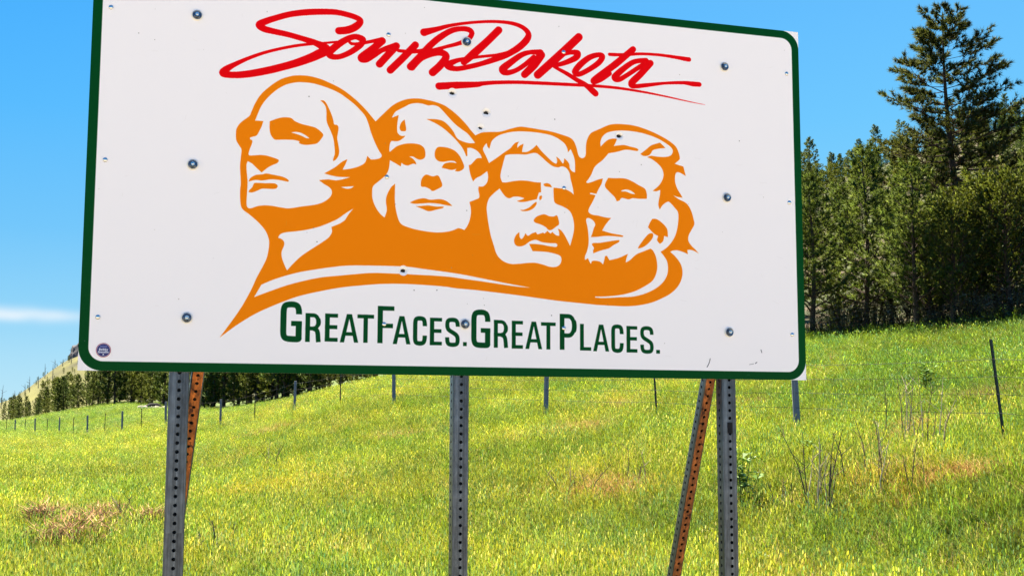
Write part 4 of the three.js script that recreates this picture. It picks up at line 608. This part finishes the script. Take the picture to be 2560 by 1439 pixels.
  const bl = ['beside the panel edge', 'under the young pine beside the panel', 'under the dark spired pine', 'between the dark spired pine and the bright one', 'against the bright young pine', 'right of the bare pine trunk', 'in the shade left of the leaning juniper', 'right of the dark leaning trunk', 'below the dense olive juniper', 'before the broad shaded juniper', 'below the last juniper in view', 'past the broad shaded juniper'];
  spots.forEach(([px, d], i) => { const [x, z] = polar(px, d), b = bush[i % 2], t = thing('shrub', 'low leafy shrub ' + bl[i], 'shrub', 'undergrowth along the wood edge', x, groundY(x, z), z); t.rotation.y = i * 1.7; t.scale.setScalar(0.8 + 0.35 * ((i * 7) % 5) / 4); mesh('stems', b.st, barkMat, t); mesh('foliage', b.cr, leafGreen, t); });
}
{   // wooded hillside and the wood round the far meadow
  const far = [21, 22, 23, 24].map((s, i) => treeParts({ h: 7, r: [1.5, 1.8, 2.0, 1.7][i], base: 0.05, limbs: 46, prof: i === 2 ? oval : cone, rise: t => 0.05 + 0.6 * t, curl: 0.3, twigs: 6, twigLen: 0.45, clump: 2, needle: 0.34, width: 0.045, per: 8, tip: 6, col: [[0.098, 0.148, 0.02], [0.076, 0.128, 0.022], [0.13, 0.17, 0.018], [0.108, 0.15, 0.024]][i], warm: 0.2, trunk: 0.1, bare: 0.2, wood: 0 }, s));
  const R = rng(4242);
  let n = 0;
  const spots = [];
  for (let tries = 0; tries < 9000 && n < 285; tries++) {
    const px = 1880 + R() * 860, d = Math.sqrt(lerp(92 * 92, 262 * 262, R())); const [x, z] = polar(px, d), gap = 1.9 + d * 0.012;
    if (spots.some(q => Math.hypot(q[0] - x, q[1] - z) < gap) || (Math.abs(px - 2408) < 40 && Math.abs(d - 61) < 6)) continue;
    spots.push([x, z]); const k = (0.5 + 0.36 * R()) * (R() < 0.07 ? 1.35 : 1) * (d < 130 ? 0.8 : 0.9);
    plantTree('hillside_pine', far[Math.floor(R() * 4)], 'small green pine among the many covering the steep hillside', 'pine tree', 'pines covering the hillside behind the tall pine', x, z, k, R() * 6.283); n++;
  }
  for (const [px, d, k] of [[2036, 250, 1.45], [2165, 245, 0.95], [2205, 240, 1.2], [2480, 255, 1.05], [2540, 250, 1.0]]) { const [x, z] = polar(px, d); plantTree('ridge_pine', far[3], 'taller pine standing out above the hillside skyline', 'pine tree', 'pines on the hillside skyline', x, z, k, px); }
  // edge of the far wood: bearing, distance
  const edge = [[-190, 205], [-100, 200], [20, 198], [100, 192], [190, 184], [330, 174], [430, 158], [520, 132], [640, 122], [760, 110], [900, 100], [1000, 94], [1165, 88], [1300, 82], [1500, 72], [1700, 62], [1860, 54]];
  const eAt = q => { const s = q * (edge.length - 1), i = Math.min(edge.length - 2, Math.floor(s)), t = s - i; return [lerp(edge[i][0], edge[i + 1][0], t), lerp(edge[i][1], edge[i + 1][1], t)]; };
  for (let row = 0; row < 4; row++) for (let i = 0; i < 62; i++) {
    const [px, d] = eAt(Math.min(1, Math.max(0, (i + 0.2 + R() * 0.6) / 62))), dd = d + row * (4 + d * 0.02) + R() * 4; if (px < 30 && R() < 0.7) continue; const [x, z] = polar(px, dd), low = row === 0 && R() < 0.55, k = (px < 105 ? 0.4 : px < 250 ? 0.6 : 1.1) * (0.75 + 0.5 * R()) * (dd > 120 ? 1.15 : 0.95) * (low ? 0.42 : 1);
    plantTree('meadow_pine', far[low ? 2 : Math.floor(R() * 4)], 'dark pine in the wood closing the far meadow', 'pine tree', 'pines of the wood beyond the meadow and bank crest', x, z, k, R() * 6.283, 1.1);
  }
  // standing dead trees on the bare ridge
  for (let i = 0; i < 15; i++) {
    const px = -60 + i * 16.5 + R() * 15, d = 350 + 66 * R(), [x, z] = polar(px, d), h = 2 + 5 * R() * R() + R(), t = thing('dead_tree', 'bare grey dead trunk standing on the pale grassy ridge', 'dead tree', 'dead trunks on the bare ridge', x, groundY(x, z), z), parts = [];
    const l = (R() - 0.5) * 0.16; mesh('trunk', tube([[0, -0.5, 0, 0.13], [l * h * 0.5, h * 0.5, 0, 0.09], [l * h, h, 0, 0.03]], 6), std(0.10, 0.10, 0.11, 0.95), t);
    for (let k = 0; k < 4; k++) { const y = h * (0.35 + 0.5 * R()), a = R() * 6.283, bl = 0.5 + R(); parts.push(tube([[l * y, y, 0, 0.05], [l * y + Math.cos(a) * bl, y + bl * 0.5, Math.sin(a) * bl, 0.02]], 4)); } mesh('branches', merge(parts), std(0.10, 0.10, 0.11, 0.95), t);
  }
  // low brush on the ridge
  for (let i = 0; i < 90; i++) { const px = -80 + (i % 30) * 9.5 + R() * 7, d = i < 30 ? 400 + 22 * R() : 300 + 100 * R(), [x, z] = polar(px, d); plantTree('ridge_shrub', far[2], 'low dark brush on the bare pale ridge', 'shrub', 'brush on the bare ridge', x, z, 0.1 + 0.16 * R(), R() * 6, 0.8); }
}
{   // rock outcrop on the shoulder of the bare ridge
  const [x, z] = polar(214, 404), y = groundY(x, z), g = new THREE.IcosahedronGeometry(1, 5), p = g.attributes.position, v = new THREE.Vector3();
  for (let i = 0; i < p.count; i++) { v.fromBufferAttribute(p, i); const k = 1 + 0.22 * fbm(v.x * 1.7, v.y * 1.7, v.z * 1.7) + 0.10 * Math.round(3 * nz(v.x * 3, v.y * 3, v.z * 3)) / 3; p.setXYZ(i, v.x * k * 5.2, v.y * k * 8.5, v.z * k * 8); } g.computeVertexNormals();
  const m = mesh('rock_outcrop', g, std(0.07, 0.065, 0.07, 0.95), scene); m.position.set(x, y - 4.2, z); tag(m, 'dark craggy rock outcrop on the shoulder of the bare ridge', 'rock');
}
{   // heap of pale stones round a dark hollow at the far edge of the meadow
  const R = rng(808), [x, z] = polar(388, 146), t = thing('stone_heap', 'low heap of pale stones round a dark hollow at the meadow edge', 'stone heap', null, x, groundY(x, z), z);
  const rock = s => { const g = new THREE.IcosahedronGeometry(1, 2), p = g.attributes.position; for (let i = 0; i < p.count; i++) { const k = 1 + 0.3 * nz(p.getX(i) * 1.6 + s, p.getY(i) * 1.6, p.getZ(i) * 1.6); p.setXYZ(i, p.getX(i) * k, p.getY(i) * k * 0.7, p.getZ(i) * k); } g.computeVertexNormals(); return g; };
  const gs = [rock(1), rock(5), rock(9)], pale = std(0.42, 0.36, 0.3, 0.95);
  for (let i = 0; i < 15; i++) { const a = i / 15 * Math.PI * 2, s = 0.25 + 0.3 * R(), m = mesh('stone', gs[i % 3], pale, t); m.position.set(Math.cos(a) * 1.25 + (R() - 0.5) * 0.3, s * 0.35, Math.sin(a) * 0.7 + (R() - 0.5) * 0.2); m.scale.setScalar(s); m.rotation.y = R() * 6; }
  const hol = mesh('hollow_shade', tube([[-0.85, 0.3, 0.1, 0.3], [-0.3, 0.42, 0, 0.42], [0.4, 0.45, 0, 0.4], [0.9, 0.3, -0.1, 0.25]], 10), std(0.015, 0.013, 0.014, 0.95), t); hol.userData.label = 'black shape standing in for the shade of the hollow inside the ring of stones';  // black tube put in for the darkness of the hollow
}
renderer.render(scene, camera);
